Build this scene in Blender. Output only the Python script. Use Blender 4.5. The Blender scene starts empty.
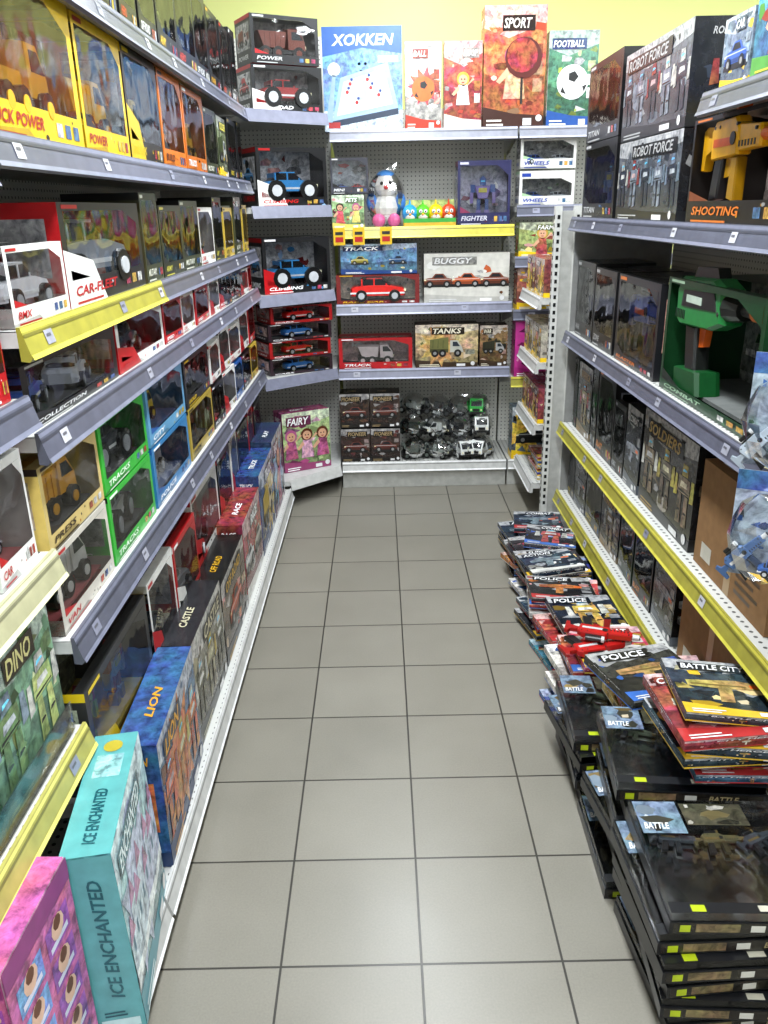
import bpy, math, random
from mathutils import Matrix, Vector, Euler
random.seed(11)
scene = bpy.context.scene
try:
    scene.view_settings.view_transform = 'Standard'
except Exception: pass

# ---------------------------------------------------------------- colours
def C(h):
    if not isinstance(h, str): return h
    h = h.lstrip('#')
    r = []
    for i in (0, 2, 4):
        x = int(h[i:i+2], 16)/255
        r.append(x/12.92 if x <= .04045 else ((x+.055)/1.055)**2.4)
    return (r[0], r[1], r[2], 1)
def sh(col, f):
    c = C(col)
    if f <= 1: return (c[0]*f, c[1]*f, c[2]*f, 1)
    t = f-1
    return tuple(c[i]+(1-c[i])*t for i in range(3))+(1,)

# ---------------------------------------------------------------- materials
def newmat(name):
    m = bpy.data.materials.new(name); m.use_nodes = True
    nt = m.node_tree; nt.nodes.clear()
    out = nt.nodes.new('ShaderNodeOutputMaterial')
    return m, nt, out
def pbsdf(nt, out, rough=.5, col=None, spec=.5, metal=0):
    b = nt.nodes.new('ShaderNodeBsdfPrincipled')
    b.inputs['Roughness'].default_value = rough
    b.inputs['Metallic'].default_value = metal
    b.inputs['Specular IOR Level'].default_value = spec
    if col: b.inputs['Base Color'].default_value = C(col)
    nt.links.new(b.outputs[0], out.inputs[0]); return b
def attr_mat(name, rough, busy=0.0, spec=.5):
    m, nt, out = newmat(name)
    b = pbsdf(nt, out, rough, spec=spec)
    a = nt.nodes.new('ShaderNodeAttribute'); a.attribute_name = 'Col'
    tc = nt.nodes.new('ShaderNodeTexCoord')
    oi = nt.nodes.new('ShaderNodeObjectInfo')
    mul = nt.nodes.new('ShaderNodeMath'); mul.operation = 'MULTIPLY'; mul.inputs[1].default_value = 50
    nt.links.new(oi.outputs['Random'], mul.inputs[0])
    if busy > 0:
        n = nt.nodes.new('ShaderNodeTexNoise'); n.noise_dimensions = '4D'
        n.inputs['Scale'].default_value = 42; n.inputs['Detail'].default_value = 5; n.inputs['Roughness'].default_value = .62; n.inputs['Distortion'].default_value = .5
        nt.links.new(tc.outputs['Object'], n.inputs['Vector']); nt.links.new(mul.outputs[0], n.inputs['W'])
        r = nt.nodes.new('ShaderNodeValToRGB')
        e = r.color_ramp.elements
        e[0].position = .36; e[0].color = (.25, .25, .28, 1)
        e[1].position = .66; e[1].color = (1.65, 1.62, 1.55, 1)
        k = e.new(.5); k.color = (.9, .9, .9, 1)
        nt.links.new(n.outputs['Fac'], r.inputs[0])
        mx = nt.nodes.new('ShaderNodeMix'); mx.data_type = 'RGBA'; mx.blend_type = 'MULTIPLY'
        mx.inputs[0].default_value = busy
        nt.links.new(a.outputs['Color'], mx.inputs[6]); nt.links.new(r.outputs[0], mx.inputs[7])
        v = nt.nodes.new('ShaderNodeTexNoise'); v.noise_dimensions = '4D'; v.inputs['Scale'].default_value = 20
        v.inputs['Detail'].default_value = 2
        nt.links.new(tc.outputs['Object'], v.inputs['Vector']); nt.links.new(mul.outputs[0], v.inputs['W'])
        hs = nt.nodes.new('ShaderNodeHueSaturation'); hs.inputs['Saturation'].default_value = .92
        mr = nt.nodes.new('ShaderNodeMapRange'); mr.inputs[1].default_value = .3; mr.inputs[2].default_value = .7
        mr.inputs[3].default_value = .465; mr.inputs[4].default_value = .535
        nt.links.new(v.outputs['Fac'], mr.inputs[0]); nt.links.new(mr.outputs[0], hs.inputs['Hue'])
        nt.links.new(mx.outputs[2], hs.inputs['Color'])
        nt.links.new(hs.outputs[0], b.inputs['Base Color'])
    else:
        n = nt.nodes.new('ShaderNodeTexNoise'); n.inputs['Scale'].default_value = 30; n.inputs['Detail'].default_value = 4
        nt.links.new(tc.outputs['Object'], n.inputs['Vector'])
        mr = nt.nodes.new('ShaderNodeMapRange'); mr.inputs[1].default_value = .25; mr.inputs[2].default_value = .75; mr.inputs[3].default_value = .82; mr.inputs[4].default_value = 1.1
        nt.links.new(n.outputs['Fac'], mr.inputs[0])
        mx = nt.nodes.new('ShaderNodeVectorMath'); mx.operation = 'SCALE'
        nt.links.new(a.outputs['Color'], mx.inputs[0]); nt.links.new(mr.outputs[0], mx.inputs['Scale'])
        nt.links.new(mx.outputs[0], b.inputs['Base Color'])
    return m
M_CARD = attr_mat('printed_card', .3)
M_PHOTO = attr_mat('printed_photo', .24, busy=.8)
M_PLAS = attr_mat('toy_plastic', .3)
M_MATTE = attr_mat('matte_card', .75, spec=.25)
def film_mat():
    m, nt, out = newmat('clear_film')
    t = nt.nodes.new('ShaderNodeBsdfTransparent'); t.inputs[0].default_value = (.97, .98, .99, 1)
    g = nt.nodes.new('ShaderNodeBsdfGlossy'); g.inputs['Roughness'].default_value = .07
    tc = nt.nodes.new('ShaderNodeTexCoord'); n = nt.nodes.new('ShaderNodeTexNoise'); n.inputs['Scale'].default_value = 10
    n.inputs['Detail'].default_value = 1
    nt.links.new(tc.outputs['Object'], n.inputs['Vector'])
    bp = nt.nodes.new('ShaderNodeBump'); bp.inputs['Strength'].default_value = .45; bp.inputs['Distance'].default_value = .012
    nt.links.new(n.outputs['Fac'], bp.inputs['Height']); nt.links.new(bp.outputs[0], g.inputs['Normal'])
    f = nt.nodes.new('ShaderNodeFresnel'); f.inputs['IOR'].default_value = 1.5
    nt.links.new(bp.outputs[0], f.inputs['Normal'])
    ad = nt.nodes.new('ShaderNodeMath'); ad.operation = 'MULTIPLY_ADD'; ad.inputs[1].default_value = .85; ad.inputs[2].default_value = .03; ad.use_clamp = True
    nt.links.new(f.outputs[0], ad.inputs[0])
    mx = nt.nodes.new('ShaderNodeMixShader')
    nt.links.new(ad.outputs[0], mx.inputs[0]); nt.links.new(t.outputs[0], mx.inputs[1]); nt.links.new(g.outputs[0], mx.inputs[2])
    nt.links.new(mx.outputs[0], out.inputs[0]); return m
M_FILM = film_mat()
def dots_mat(name, base, dark, ax, sc=40, thr=.16, rough=.45):
    m, nt, out = newmat(name); b = pbsdf(nt, out, rough)
    tc = nt.nodes.new('ShaderNodeTexCoord'); sp = nt.nodes.new('ShaderNodeSeparateXYZ'); cb = nt.nodes.new('ShaderNodeCombineXYZ')
    nt.links.new(tc.outputs['Object'], sp.inputs[0])
    nt.links.new(sp.outputs[ax[0]], cb.inputs[0]); nt.links.new(sp.outputs[ax[1]], cb.inputs[1])
    v = nt.nodes.new('ShaderNodeTexVoronoi'); v.voronoi_dimensions = '2D'; v.inputs['Scale'].default_value = sc; v.inputs['Randomness'].default_value = 0
    nt.links.new(cb.outputs[0], v.inputs['Vector'])
    lt = nt.nodes.new('ShaderNodeMath'); lt.operation = 'LESS_THAN'; lt.inputs[1].default_value = thr
    nt.links.new(v.outputs['Distance'], lt.inputs[0])
    mx = nt.nodes.new('ShaderNodeMix'); mx.data_type = 'RGBA'; mx.inputs[6].default_value = C(base); mx.inputs[7].default_value = C(dark)
    nt.links.new(lt.outputs[0], mx.inputs[0]); nt.links.new(mx.outputs[2], b.inputs['Base Color']); return m
M_PEG = dots_mat('pegboard_metal', '#e2e1da', '#7a7a76', (0, 2), 45, .17)
M_DECK = dots_mat('perforated_deck', '#c6c6c1', '#4a4a48', (0, 1), 40, .2)
MATS = [M_CARD, M_PHOTO, M_FILM, M_PLAS, M_MATTE, M_PEG, M_DECK]
CARD, PHOTO, FILM, PLAS, MATTE, PEG, DECK = range(7)

# ---------------------------------------------------------------- mesh builder
_tc = {}
def text_geo(s):
    if s in _tc: return _tc[s]
    cu = bpy.data.curves.new('t', 'FONT'); cu.body = s; cu.resolution_u = 2; cu.offset = .022; cu.shear = .2
    ob = bpy.data.objects.new('t', cu); scene.collection.objects.link(ob)
    bpy.context.view_layer.update()
    dg = bpy.context.evaluated_depsgraph_get(); me = ob.evaluated_get(dg).to_mesh()
    vs = [(v.co.x, v.co.y) for v in me.vertices]; fs = [tuple(p.vertices) for p in me.polygons]
    ob.evaluated_get(dg).to_mesh_clear()
    bpy.data.objects.remove(ob); bpy.data.curves.remove(cu)
    if vs:
        x0 = min(v[0] for v in vs); x1 = max(v[0] for v in vs); y0 = min(v[1] for v in vs); y1 = max(v[1] for v in vs)
        vs = [((x-x0)/max(x1-x0, 1e-6), (y-y0)/max(y1-y0, 1e-6)) for x, y in vs]
    _tc[s] = (vs, fs); return _tc[s]

class MB:
    def __init__(s): s.v = []; s.f = []; s.m = []; s.c = []; s.M = Matrix()
    def add(s, pts, faces, col, mat=CARD):
        n = len(s.v); col = C(col)
        for p in pts: s.v.append(tuple(s.M @ Vector(p)))
        for f in faces:
            s.f.append(tuple(i+n for i in f)); s.m.append(mat); s.c.append(col)
    def quad(s, a, b, c, d, col, mat=CARD): s.add([a, b, c, d], [(0, 1, 2, 3)], col, mat)
    def box(s, x0, y0, z0, x1, y1, z1, col, mat=PLAS):
        p = [(x, y, z) for z in (z0, z1) for y in (y0, y1) for x in (x0, x1)]
        s.add(p, [(0, 2, 3, 1), (4, 5, 7, 6), (0, 1, 5, 4), (2, 6, 7, 3), (0, 4, 6, 2), (1, 3, 7, 5)], col, mat)
    def extr(s, prof, y0, y1, col, mat=PLAS, ins=0.0):
        n = len(prof); cx = sum(p[0] for p in prof)/n; cz = sum(p[1] for p in prof)/n
        k = 1-ins; e = (y1-y0)*.18 if ins else 0
        rings = [(y0, k), (y0+e, 1), (y1-e, 1), (y1, k)] if ins else [(y0, 1), (y1, 1)]
        pts = []
        for y, q in rings: pts += [(cx+(x-cx)*q, y, cz+(z-cz)*q) for x, z in prof]
        fs = [tuple(range(n)), tuple(reversed(range((len(rings)-1)*n, len(rings)*n)))]
        for r in range(len(rings)-1):
            fs += [(r*n+i, (r+1)*n+i, (r+1)*n+(i+1) % n, r*n+(i+1) % n) for i in range(n)]
        s.add(pts, fs, col, mat)
    def cyl(s, c, ax, r, l, col, mat=PLAS, n=12, r2=None):
        r2 = r if r2 is None else r2
        pts = []
        for k, rr in ((-.5, r), (.5, r2)):
            for i in range(n):
                a = 2*math.pi*i/n; u, v = rr*math.cos(a), rr*math.sin(a); w = k*l
                q = {'x': (w, u, v), 'y': (u, w, v), 'z': (u, v, w)}[ax]
                pts.append((c[0]+q[0], c[1]+q[1], c[2]+q[2]))
        s.add(pts, [tuple(range(n)), tuple(range(n, 2*n))]+[(i, (i+1) % n, n+(i+1) % n, n+i) for i in range(n)], col, mat)
    def sph(s, c, r, col, mat=PLAS, sx=1, sy=1, sz=1, nu=12, nv=8, jit=0):
        pts = []
        for j in range(nv+1):
            t = math.pi*j/nv
            for i in range(nu):
                a = 2*math.pi*i/nu; q = r*(1+random.uniform(-jit, jit))
                pts.append((c[0]+q*sx*math.sin(t)*math.cos(a), c[1]+q*sy*math.sin(t)*math.sin(a), c[2]+q*sz*math.cos(t)))
        fs = []
        for j in range(nv):
            for i in range(nu):
                fs.append((j*nu+i, j*nu+(i+1) % nu, (j+1)*nu+(i+1) % nu, (j+1)*nu+i))
        s.add(pts, fs, col, mat)
    def obj(s, name, loc=(0, 0, 0), rot=0, tilt=0, parent=None, lean=0):
        me = bpy.data.meshes.new(name); me.from_pydata(s.v, [], s.f)
        used = sorted(set(s.m)); mp = {u: i for i, u in enumerate(used)}
        for u in used: me.materials.append(MATS[u])
        me.polygons.foreach_set('material_index', [mp[u] for u in s.m])
        ca = me.color_attributes.new('Col', 'FLOAT_COLOR', 'CORNER')
        arr = []
        for f, c in zip(s.f, s.c): arr += list(c)*len(f)
        ca.data.foreach_set('color', arr)
        me.validate(); me.update()
        ob = bpy.data.objects.new(name, me); scene.collection.objects.link(ob)
        ob.matrix_world = Matrix.Translation(loc) @ Matrix.Rotation(rot, 4, 'Z') @ Matrix.Rotation(lean, 4, 'X') @ Matrix.Rotation(tilt, 4, 'Y')
        if parent: ob.parent = parent
        return ob

class Cv:
    """drawing canvas on one face of a carton"""
    def __init__(s, mb, face, w, d, h):
        s.mb = mb
        if face == 'front': s.W, s.H = w, h; s.map = lambda u, v, o: (-w/2+u*w, -o, v*h)
        elif face == 'left': s.W, s.H = d, h; s.map = lambda u, v, o: (-w/2-o, d-u*d, v*h)
        elif face == 'right': s.W, s.H = d, h; s.map = lambda u, v, o: (w/2+o, u*d, v*h)
        elif face == 'top': s.W, s.H = w, d; s.map = lambda u, v, o: (-w/2+u*w, v*d, h+o)
        s.mn = min(s.W, s.H)
    def poly(s, pts, col, lay=1, mat=CARD):
        s.mb.add([s.map(min(1, max(0, u)), min(1, max(0, v)), lay*.0005) for u, v in pts], [tuple(range(len(pts)))], col, mat)
    def rect(s, a, b, c, d, col, lay=1, mat=CARD): s.poly([(a, b), (c, b), (c, d), (a, d)], col, lay, mat)
    def shape(s, pts, cx, cy, k, col, lay=2, mat=CARD):
        s.poly([(cx+x*k*s.mn/s.W, cy+y*k*s.mn/s.H) for x, y in pts], col, lay, mat)
    def circ(s, cx, cy, r, col, lay=2, mat=CARD, n=16):
        s.shape([(math.cos(2*math.pi*i/n), math.sin(2*math.pi*i/n)) for i in range(n)], cx, cy, r, col, lay, mat)
    def burst(s, cx, cy, r, col, lay=2, n=11, k=.55):
        s.shape([((1 if i % 2 else k)*math.cos(math.pi*i/n), (1 if i % 2 else k)*math.sin(math.pi*i/n)) for i in range(2*n)], cx, cy, r, col, lay, PHOTO)
    def text(s, t, a, b, c, d, col, lay=4, sl=0, vert=False):
        if not t: return
        vs, fs = text_geo(t)
        if vert: q = [(c-(y)*(c-a), b+x*(d-b)) for x, y in vs]
        else: q = [(a+x*(c-a)+sl*y*(d-b), b+y*(d-b)) for x, y in vs]
        s.mb.add([s.map(u, v, lay*.0005) for u, v in q], fs, col, CARD)
    def lines(s, a, b, c, d, n, col, lay=3):
        st = (d-b)/n
        for i in range(n): s.rect(a, b+i*st, a+(c-a)*random.uniform(.6, 1), b+i*st+st*.45, col, lay)
    def busy(s, a, b, c, d, n, cols, lay=1, sz=.09):
        """scatter of small printed motifs"""
        for i in range(n):
            cx, cy = random.uniform(a, c), random.uniform(b, d); r = sz*random.uniform(.35, 1.1); m = random.choice([3, 4, 5, 7]); ph = random.uniform(0, 6.3); st = random.uniform(.4, 2.4)
            pts = [(math.cos(ph+2*math.pi*j/m)*st*random.uniform(.7, 1.2), math.sin(ph+2*math.pi*j/m)*random.uniform(.6, 1.1)) for j in range(m)]
            pp = [(min(c, max(a, cx+x*r*s.mn/s.W)), min(d, max(b, cy+y*r*s.mn/s.H))) for x, y in pts]
            s.poly(pp, sh(random.choice(cols), random.choice([.3, .55, .8, 1, 1.25])), lay+i*.04, random.choice([CARD, PHOTO]))
    def scene(s, bg, lay=0, cols=None):
        """landscape style printed picture"""
        s.rect(0, 0, 1, 1, bg, lay, PHOTO)
        hz = random.uniform(.35, .5)
        s.poly([(0, 0), (1, 0), (1, hz), (.7, hz+.05), (.35, hz-.03), (0, hz+.04)], sh(bg, .5), lay+.3, PHOTO)
        s.poly([(0, .82), (.4, .74), (1, .86), (1, 1), (0, 1)], sh(bg, 1.35), lay+.3, PHOTO)
        s.busy(.02, .12, .98, .95, 22, cols or [bg], lay+.5)

CAR2 = [(-1, -.3), (-1, 0), (-.75, .12), (-.45, .15), (-.2, .42), (.35, .42), (.6, .15), (.95, .08), (1, -.3)]
def d_car(cv, x, y, k, col, lay=3):
    cv.shape([(-1.05, -.5), (1.1, -.5), (1, -.3), (-1, -.3)], x, y, k, '#151515', lay-.5)
    cv.shape(CAR2, x, y, k, col, lay); cv.shape([(-.35, .14), (-.15, .36), (.28, .36), (.45, .14)], x, y, k, '#10141c', lay+1)
    cv.shape([(-1, -.28), (1, -.28), (1, -.12), (-1, -.14)], x, y, k, sh(col, .45), lay+.5); cv.shape([(-.95, .0), (.9, .02), (.9, .06), (-.8, .05)], x, y, k, sh(col, 1.5), lay+.5)
    cv.shape([(-1, -.05), (-.86, -.05), (-.82, .04), (-.98, .02)], x, y, k, '#fff2c0', lay+1)
    a = k*cv.mn
    for sx in (-.6, .6):
        cv.circ(x+sx*a/cv.W, y-.3*a/cv.H, k*.24, '#0c0c0c', lay+2); cv.circ(x+sx*a/cv.W, y-.3*a/cv.H, k*.12, '#9a9a9a', lay+3)
def d_truck(cv, x, y, k, col, lay=3):
    cv.shape([(-1, -.3), (-1, .45), (.1, .6), (.1, -.3)], x, y, k, col, lay)
    cv.shape([(-1, -.3), (-1, -.1), (.1, -.1), (.1, -.3)], x, y, k, sh(col, .4), lay+.5)
    for i in range(3): cv.shape([(-.85+i*.3, -.05), (-.82+i*.3, .42), (-.78+i*.3, .42), (-.8+i*.3, -.05)], x, y, k, sh(col, .6), lay+.5)
    cv.shape([(.2, -.3), (.2, .4), (.65, .4), (.9, 0), (1, -.3)], x, y, k, sh(col, 1.4), lay); cv.shape([(.35, .05), (.35, .32), (.6, .32), (.78, .05)], x, y, k, '#222c38', lay+1)
    a = k*cv.mn
    for sx in (-.7, -.25, .65): cv.circ(x+sx*a/cv.W, y-.35*a/cv.H, k*.22, '#0c0c0c', lay+2); cv.circ(x+sx*a/cv.W, y-.35*a/cv.H, k*.1, '#888888', lay+3)
def d_robot(cv, x, y, k, col, lay=3):
    c2 = random.choice(['#a8983a', '#6a7a8a', '#8a2a22', '#b8b8b0'])
    for r, c in (((-.25, .55, .25, .95), c2), ((-.5, 0, .5, .55), col), ((-.8, -.2, -.52, .5), c2), ((.52, -.1, .85, .6), c2), ((-.45, -1, -.08, 0), sh(col, .7)), ((.08, -1, .45, 0), col), ((-.3, .2, .3, .4), sh(c2, 1.3)), ((-.4, -.6, -.12, -.5), '#151515'), ((.12, -.6, .42, -.5), '#151515'), ((-.45, .05, .45, .12), '#151515'), ((-.18, .7, .18, .8), '#60d0ff')):
        cv.shape([(r[0], r[1]), (r[2], r[1]+.05), (r[2]-.05, r[3]), (r[0]+.06, r[3])], x, y, k, c, lay, PHOTO); lay += .1
def d_fig(cv, x, y, k, col, lay=3):
    cv.shape([(-.45, -1), (.45, -1), (.3, .2), (-.3, .2)], x, y, k, col, lay, PHOTO)
    a = k*cv.mn
    cv.circ(x, y+.55*a/cv.H, k*.42, random.choice(['#c8a33a', '#5a2a14', '#b4568a', '#2b1a10']), lay)
    cv.circ(x, y+.5*a/cv.H, k*.3, '#dba988', lay+1)
    for sx in (-.1, .1): cv.circ(x+sx*a/cv.W, y+.53*a/cv.H, k*.045, '#101010', lay+2)
    cv.shape([(-.1, .36), (.1, .36), (.06, .3), (-.06, .3)], x, y, k, '#a02828', lay+2)
    cv.shape([(-.3, .15), (-.75, -.35), (-.6, -.45), (-.2, -.1)], x, y, k, '#dba988', lay+1)
    cv.shape([(.3, .15), (.75, .5), (.65, .62), (.2, .1)], x, y, k, '#dba988', lay+1)
def d_gun(cv, x, y, k, col, lay=3):
    cv.shape([(-1, .05), (-1, .3), (.3, .42), (.95, .3), (1, .05), (.1, 0), (.0, -.6), (-.35, -.6), (-.25, 0)], x, y, k, col, lay, PHOTO)
    cv.shape([(-.9, .12), (.5, .12), (.5, .18), (-.9, .18)], x, y, k, sh(col, .4), lay+.5)
    cv.shape([(.6, .1), (.98, .1), (.98, .25), (.6, .25)], x, y, k, '#d8611c', lay+1)
def d_ball(cv, x, y, k, col, lay=3):
    cv.circ(x, y, k*.8, col, lay, n=22)
    cv.shape([(.3, .25), (.1, .5), (-.2, .4), (-.2, .1), (.1, 0)], x, y, k, '#151515', lay+1)
    cv.shape([(.5, -.2), (.75, -.1), (.6, -.45)], x, y, k, '#151515', lay+1); cv.shape([(-.5, -.2), (-.3, -.55), (-.6, -.45)], x, y, k, '#151515', lay+1)
def d_dino(cv, x, y, k, col, lay=3):
    cv.shape([(-1, -.1), (-.4, .1), (.1, .4), (.35, .85), (.75, .9), (.95, .65), (.6, .55), (.6, .2), (.4, -.3), (.45, -.9), (.2, -.9), (.1, -.45), (-.15, -.9), (-.4, -.9), (-.3, -.35)], x, y, k, col, lay, PHOTO)
    a = k*cv.mn; cv.circ(x+.62*a/cv.W, y+.76*a/cv.H, k*.06, '#ffe23a', lay+1)
def d_castle(cv, x, y, k, col, lay=3):
    for cx, w_, t in ((-.6, .22, .3), (-.2, .2, .75), (.2, .26, .5), (.62, .2, .85)):
        cv.shape([(cx-w_, -.9), (cx+w_, -.9), (cx+w_, t-.3), (cx-w_, t-.3)], x, y, k, col, lay, PHOTO)
        cv.shape([(cx-w_*1.2, t-.3), (cx+w_*1.2, t-.3), (cx, t+.2)], x, y, k, '#b07aa0', lay+.3, PHOTO)
        cv.shape([(cx-.06, -.3), (cx+.06, -.3), (cx+.06, 0), (cx-.06, 0)], x, y, k, '#3a6a80', lay+.4)
    cv.shape([(-1, -1), (1, -1), (.8, -.7), (0, -.8), (-.8, -.6)], x, y, k, '#e8f2f2', lay+.6, PHOTO)
DR = dict(car=d_car, truck=d_truck, robot=d_robot, fig=d_fig, gun=d_gun, ball=d_ball, dino=d_dino, castle=d_castle)

# ---------------------------------------------------------------- 3D toys (x length, front -y)
def t_car(mb, L, col, monster=False):
    r = .17*L if monster else .105*L; b = r*.9; W = .21*L
    mb.extr([(-.5*L, b), (-.5*L, b+.13*L), (-.44*L, b+.17*L), (-.22*L, b+.19*L), (.2*L, b+.19*L), (.46*L, b+.14*L), (.5*L, b+.08*L), (.49*L, b)], -W, W, col, ins=.07)
    mb.extr([(-.36*L, b+.18*L), (-.22*L, b+.3*L), (.08*L, b+.3*L), (.24*L, b+.18*L)], -W*.82, W*.82, '#0d1117', ins=.08)
    mb.box(-.21*L, -W*.78, b+.295*L, .08*L, W*.78, b+.315*L, col)
    for x in (-.3, -.08, .14): mb.box(x*L, -W*.86, b+.18*L, (x+.025)*L, W*.86, b+.3*L if x < .1 else b+.22*L, col)
    for sy in (-1, 1):
        mb.box(-.5*L, sy*W*.99-.002, b+.04*L, .48*L, sy*W*.99+.002, b+.07*L, '#e8e8e8')
        for x in (-.3*L, .3*L):
            mb.cyl((x, sy*W, r), 'y', r, .1*L, '#0c0c0c'); mb.cyl((x, sy*(W+.03*L), r), 'y', r*.55, .06*L, '#b9bcc0')
    mb.box(.47*L, -W*.8, b+.08*L, .505*L, -W*.4, b+.12*L, '#fff6cc'); mb.box(.47*L, W*.4, b+.08*L, .505*L, W*.8, b+.12*L, '#fff6cc')
def t_truck(mb, L, col, arm=True):
    r = .12*L; W = .2*L
    mb.box(-.5*L, -W*.8, r, .5*L, W*.8, r*1.6, '#222222')
    mb.extr([(.12*L, r*1.5), (.12*L, .55*L), (.34*L, .55*L), (.48*L, .34*L), (.5*L, r*1.5)], -W, W, col, ins=.05)
    mb.extr([(.2*L, .36*L), (.2*L, .5*L), (.33*L, .5*L), (.44*L, .36*L)], -W*1.03, W*1.03, '#141a20')
    mb.add([(.345*L, -W*.8, .535*L), (.345*L, W*.8, .535*L), (.482*L, W*.8, .355*L), (.482*L, -W*.8, .355*L)], [(0, 1, 2, 3)], '#141a20', PLAS)
    for s_ in (-1, 1): mb.box(.495*L, s_*W*.75-.02*L, .22*L, .51*L, s_*W*.75+.02*L, .27*L, '#fff6cc')
    mb.box(.49*L, -W*.5, .2*L, .507*L, W*.5, .28*L, '#222222')
    if arm:
        mb.box(-.45*L, -W*.9, r*1.6, .05*L, W*.9, .34*L, col)
        mb.extr([(-.3*L, .3*L), (-.12*L, .68*L), (-.04*L, .64*L), (-.2*L, .3*L)], -.05*L, .05*L, col)
        mb.extr([(-.1*L, .7*L), (.14*L, .6*L), (.12*L, .52*L), (-.12*L, .62*L)], -.04*L, .04*L, '#2a2a2a')
        mb.extr([(-.5*L, .34*L), (-.5*L, .5*L), (-.32*L, .44*L), (-.32*L, .34*L)], -W*.9, W*.9, '#2c2c2c')
    else:
        mb.extr([(-.5*L, .5*L), (-.38*L, r*1.7), (.06*L, r*1.7), (.1*L, .5*L)], -W*1.05, W*1.05, col, ins=.05)
        for i in range(4): mb.box((-.36+i*.11)*L, -W*1.1, .22*L, (-.34+i*.11)*L, W*1.1, .46*L, col)
    for sy in (-1, 1):
        for x in (-.36*L, -.1*L, .33*L):
            mb.cyl((x, sy*W, r), 'y', r, .1*L, '#0c0c0c'); mb.cyl((x, sy*(W+.03*L), r), 'y', r*.5, .06*L, col)
def t_gun(mb, L, col, col2='#e8611c'):
    t = .05*L
    mb.extr([(.08*L, .36*L), (.08*L, .52*L), (.4*L, .5*L), (.43*L, .46*L), (.42*L, .37*L)], -t*.8, t*.8, col, ins=.08)
    mb.extr([(-.3*L, .32*L), (-.32*L, .5*L), (-.26*L, .56*L), (.06*L, .57*L), (.12*L, .5*L), (.12*L, .34*L)], -t, t, col, ins=.08)
    mb.extr([(-.24*L, .33*L), (-.13*L, .33*L), (-.17*L, .08*L), (-.3*L, .06*L)], -t*.75, t*.75, '#1c1c1e', ins=.08)
    mb.extr([(-.12*L, .33*L), (-.02*L, .33*L), (-.04*L, .22*L), (-.13*L, .21*L)], -t*.2, t*.2, sh(col, .5))
    mb.extr([(0, .08*L), (.02*L, .33*L), (.1*L, .33*L), (.1*L, .06*L)], -t*.7, t*.7, sh(col, .35), ins=.05)
    mb.extr([(-.5*L, .26*L), (-.5*L, .52*L), (-.45*L, .54*L), (-.42*L, .47*L), (-.3*L, .46*L), (-.3*L, .4*L), (-.43*L, .36*L), (-.45*L, .26*L)], -t*.6, t*.6, sh(col, .7), ins=.05)
    mb.cyl((.46*L, 0, .44*L), 'x', .04*L, .1*L, col2); mb.cyl((.51*L, 0, .44*L), 'x', .03*L, .03*L, '#1b1b1b')
    mb.box(-.2*L, -t*.5, .56*L, .04*L, t*.5, .59*L, '#1b1b1b'); mb.cyl((-.08*L, 0, .63*L), 'x', .035*L, .22*L, '#1b1b1b'); mb.cyl((.04*L, 0, .63*L), 'x', .045*L, .04*L, col2)
    mb.box(-.26*L, -t*1.08, .4*L, .02*L, t*1.08, .45*L, col2); mb.cyl((.05*L, 0, .44*L), 'y', .04*L, t*2.3, '#202020')
    for i in range(6): mb.box(.12*L+i*.045*L, -t*.88, .385*L, .138*L+i*.045*L, t*.88, .42*L, '#202020')
    for x in (-.26, -.18, .09, .37): mb.cyl((x*L, 0, .52*L if x < .1 else .475*L), 'y', .011*L, t*2.15, '#303030', n=8)
def t_drill(mb, L, col):
    """power-tool style blaster"""
    t = .065*L
    mb.extr([(-.46*L, .38*L), (-.47*L, .55*L), (-.42*L, .62*L), (.08*L, .64*L), (.2*L, .6*L), (.22*L, .42*L), (.05*L, .37*L), (-.4*L, .35*L)], -t, t, col, ins=.1)
    mb.extr([(-.32*L, .36*L), (-.18*L, .36*L), (-.14*L, .12*L), (-.27*L, .1*L)], -t*.7, t*.7, '#1a1c1a', ins=.08)
    mb.extr([(-.17*L, .36*L), (-.08*L, .36*L), (-.1*L, .26*L), (-.16*L, .25*L)], -t*.3, t*.3, '#d8601c')
    mb.extr([(-.36*L, 0), (-.38*L, .11*L), (-.04*L, .13*L), (.0*L, 0)], -t*1.1, t*1.1, sh(col, .35), ins=.06)
    mb.cyl((.28*L, 0, .51*L), 'x', .08*L, .14*L, '#1c1f1c', r2=.055*L); mb.cyl((.42*L, 0, .51*L), 'x', .032*L, .2*L, '#2a2d2a'); mb.cyl((.5*L, 0, .51*L), 'x', .042*L, .05*L, '#e0701c')
    mb.extr([(-.36*L, .46*L), (-.34*L, .55*L), (.1*L, .57*L), (.14*L, .48*L)], -t*1.07, t*1.07, '#141614'); mb.box(-.28*L, -t*1.12, .49*L, -.06*L, t*1.12, .53*L, '#b8c8b8')
    mb.extr([(-.3*L, .62*L), (-.26*L, .68*L), (.02*L, .69*L), (.06*L, .63*L)], -t*.5, t*.5, '#1a1c1a')
    for i in range(6): mb.box(-.44*L+i*.025*L, -t*1.04, .39*L, -.428*L+i*.025*L, t*1.04, .44*L, '#101210')
    for x in (-.4, .02, .16): mb.cyl((x*L, 0, .6*L if x < .1 else .47*L), 'y', .012*L, t*2.1, '#303330', n=8)
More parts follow.
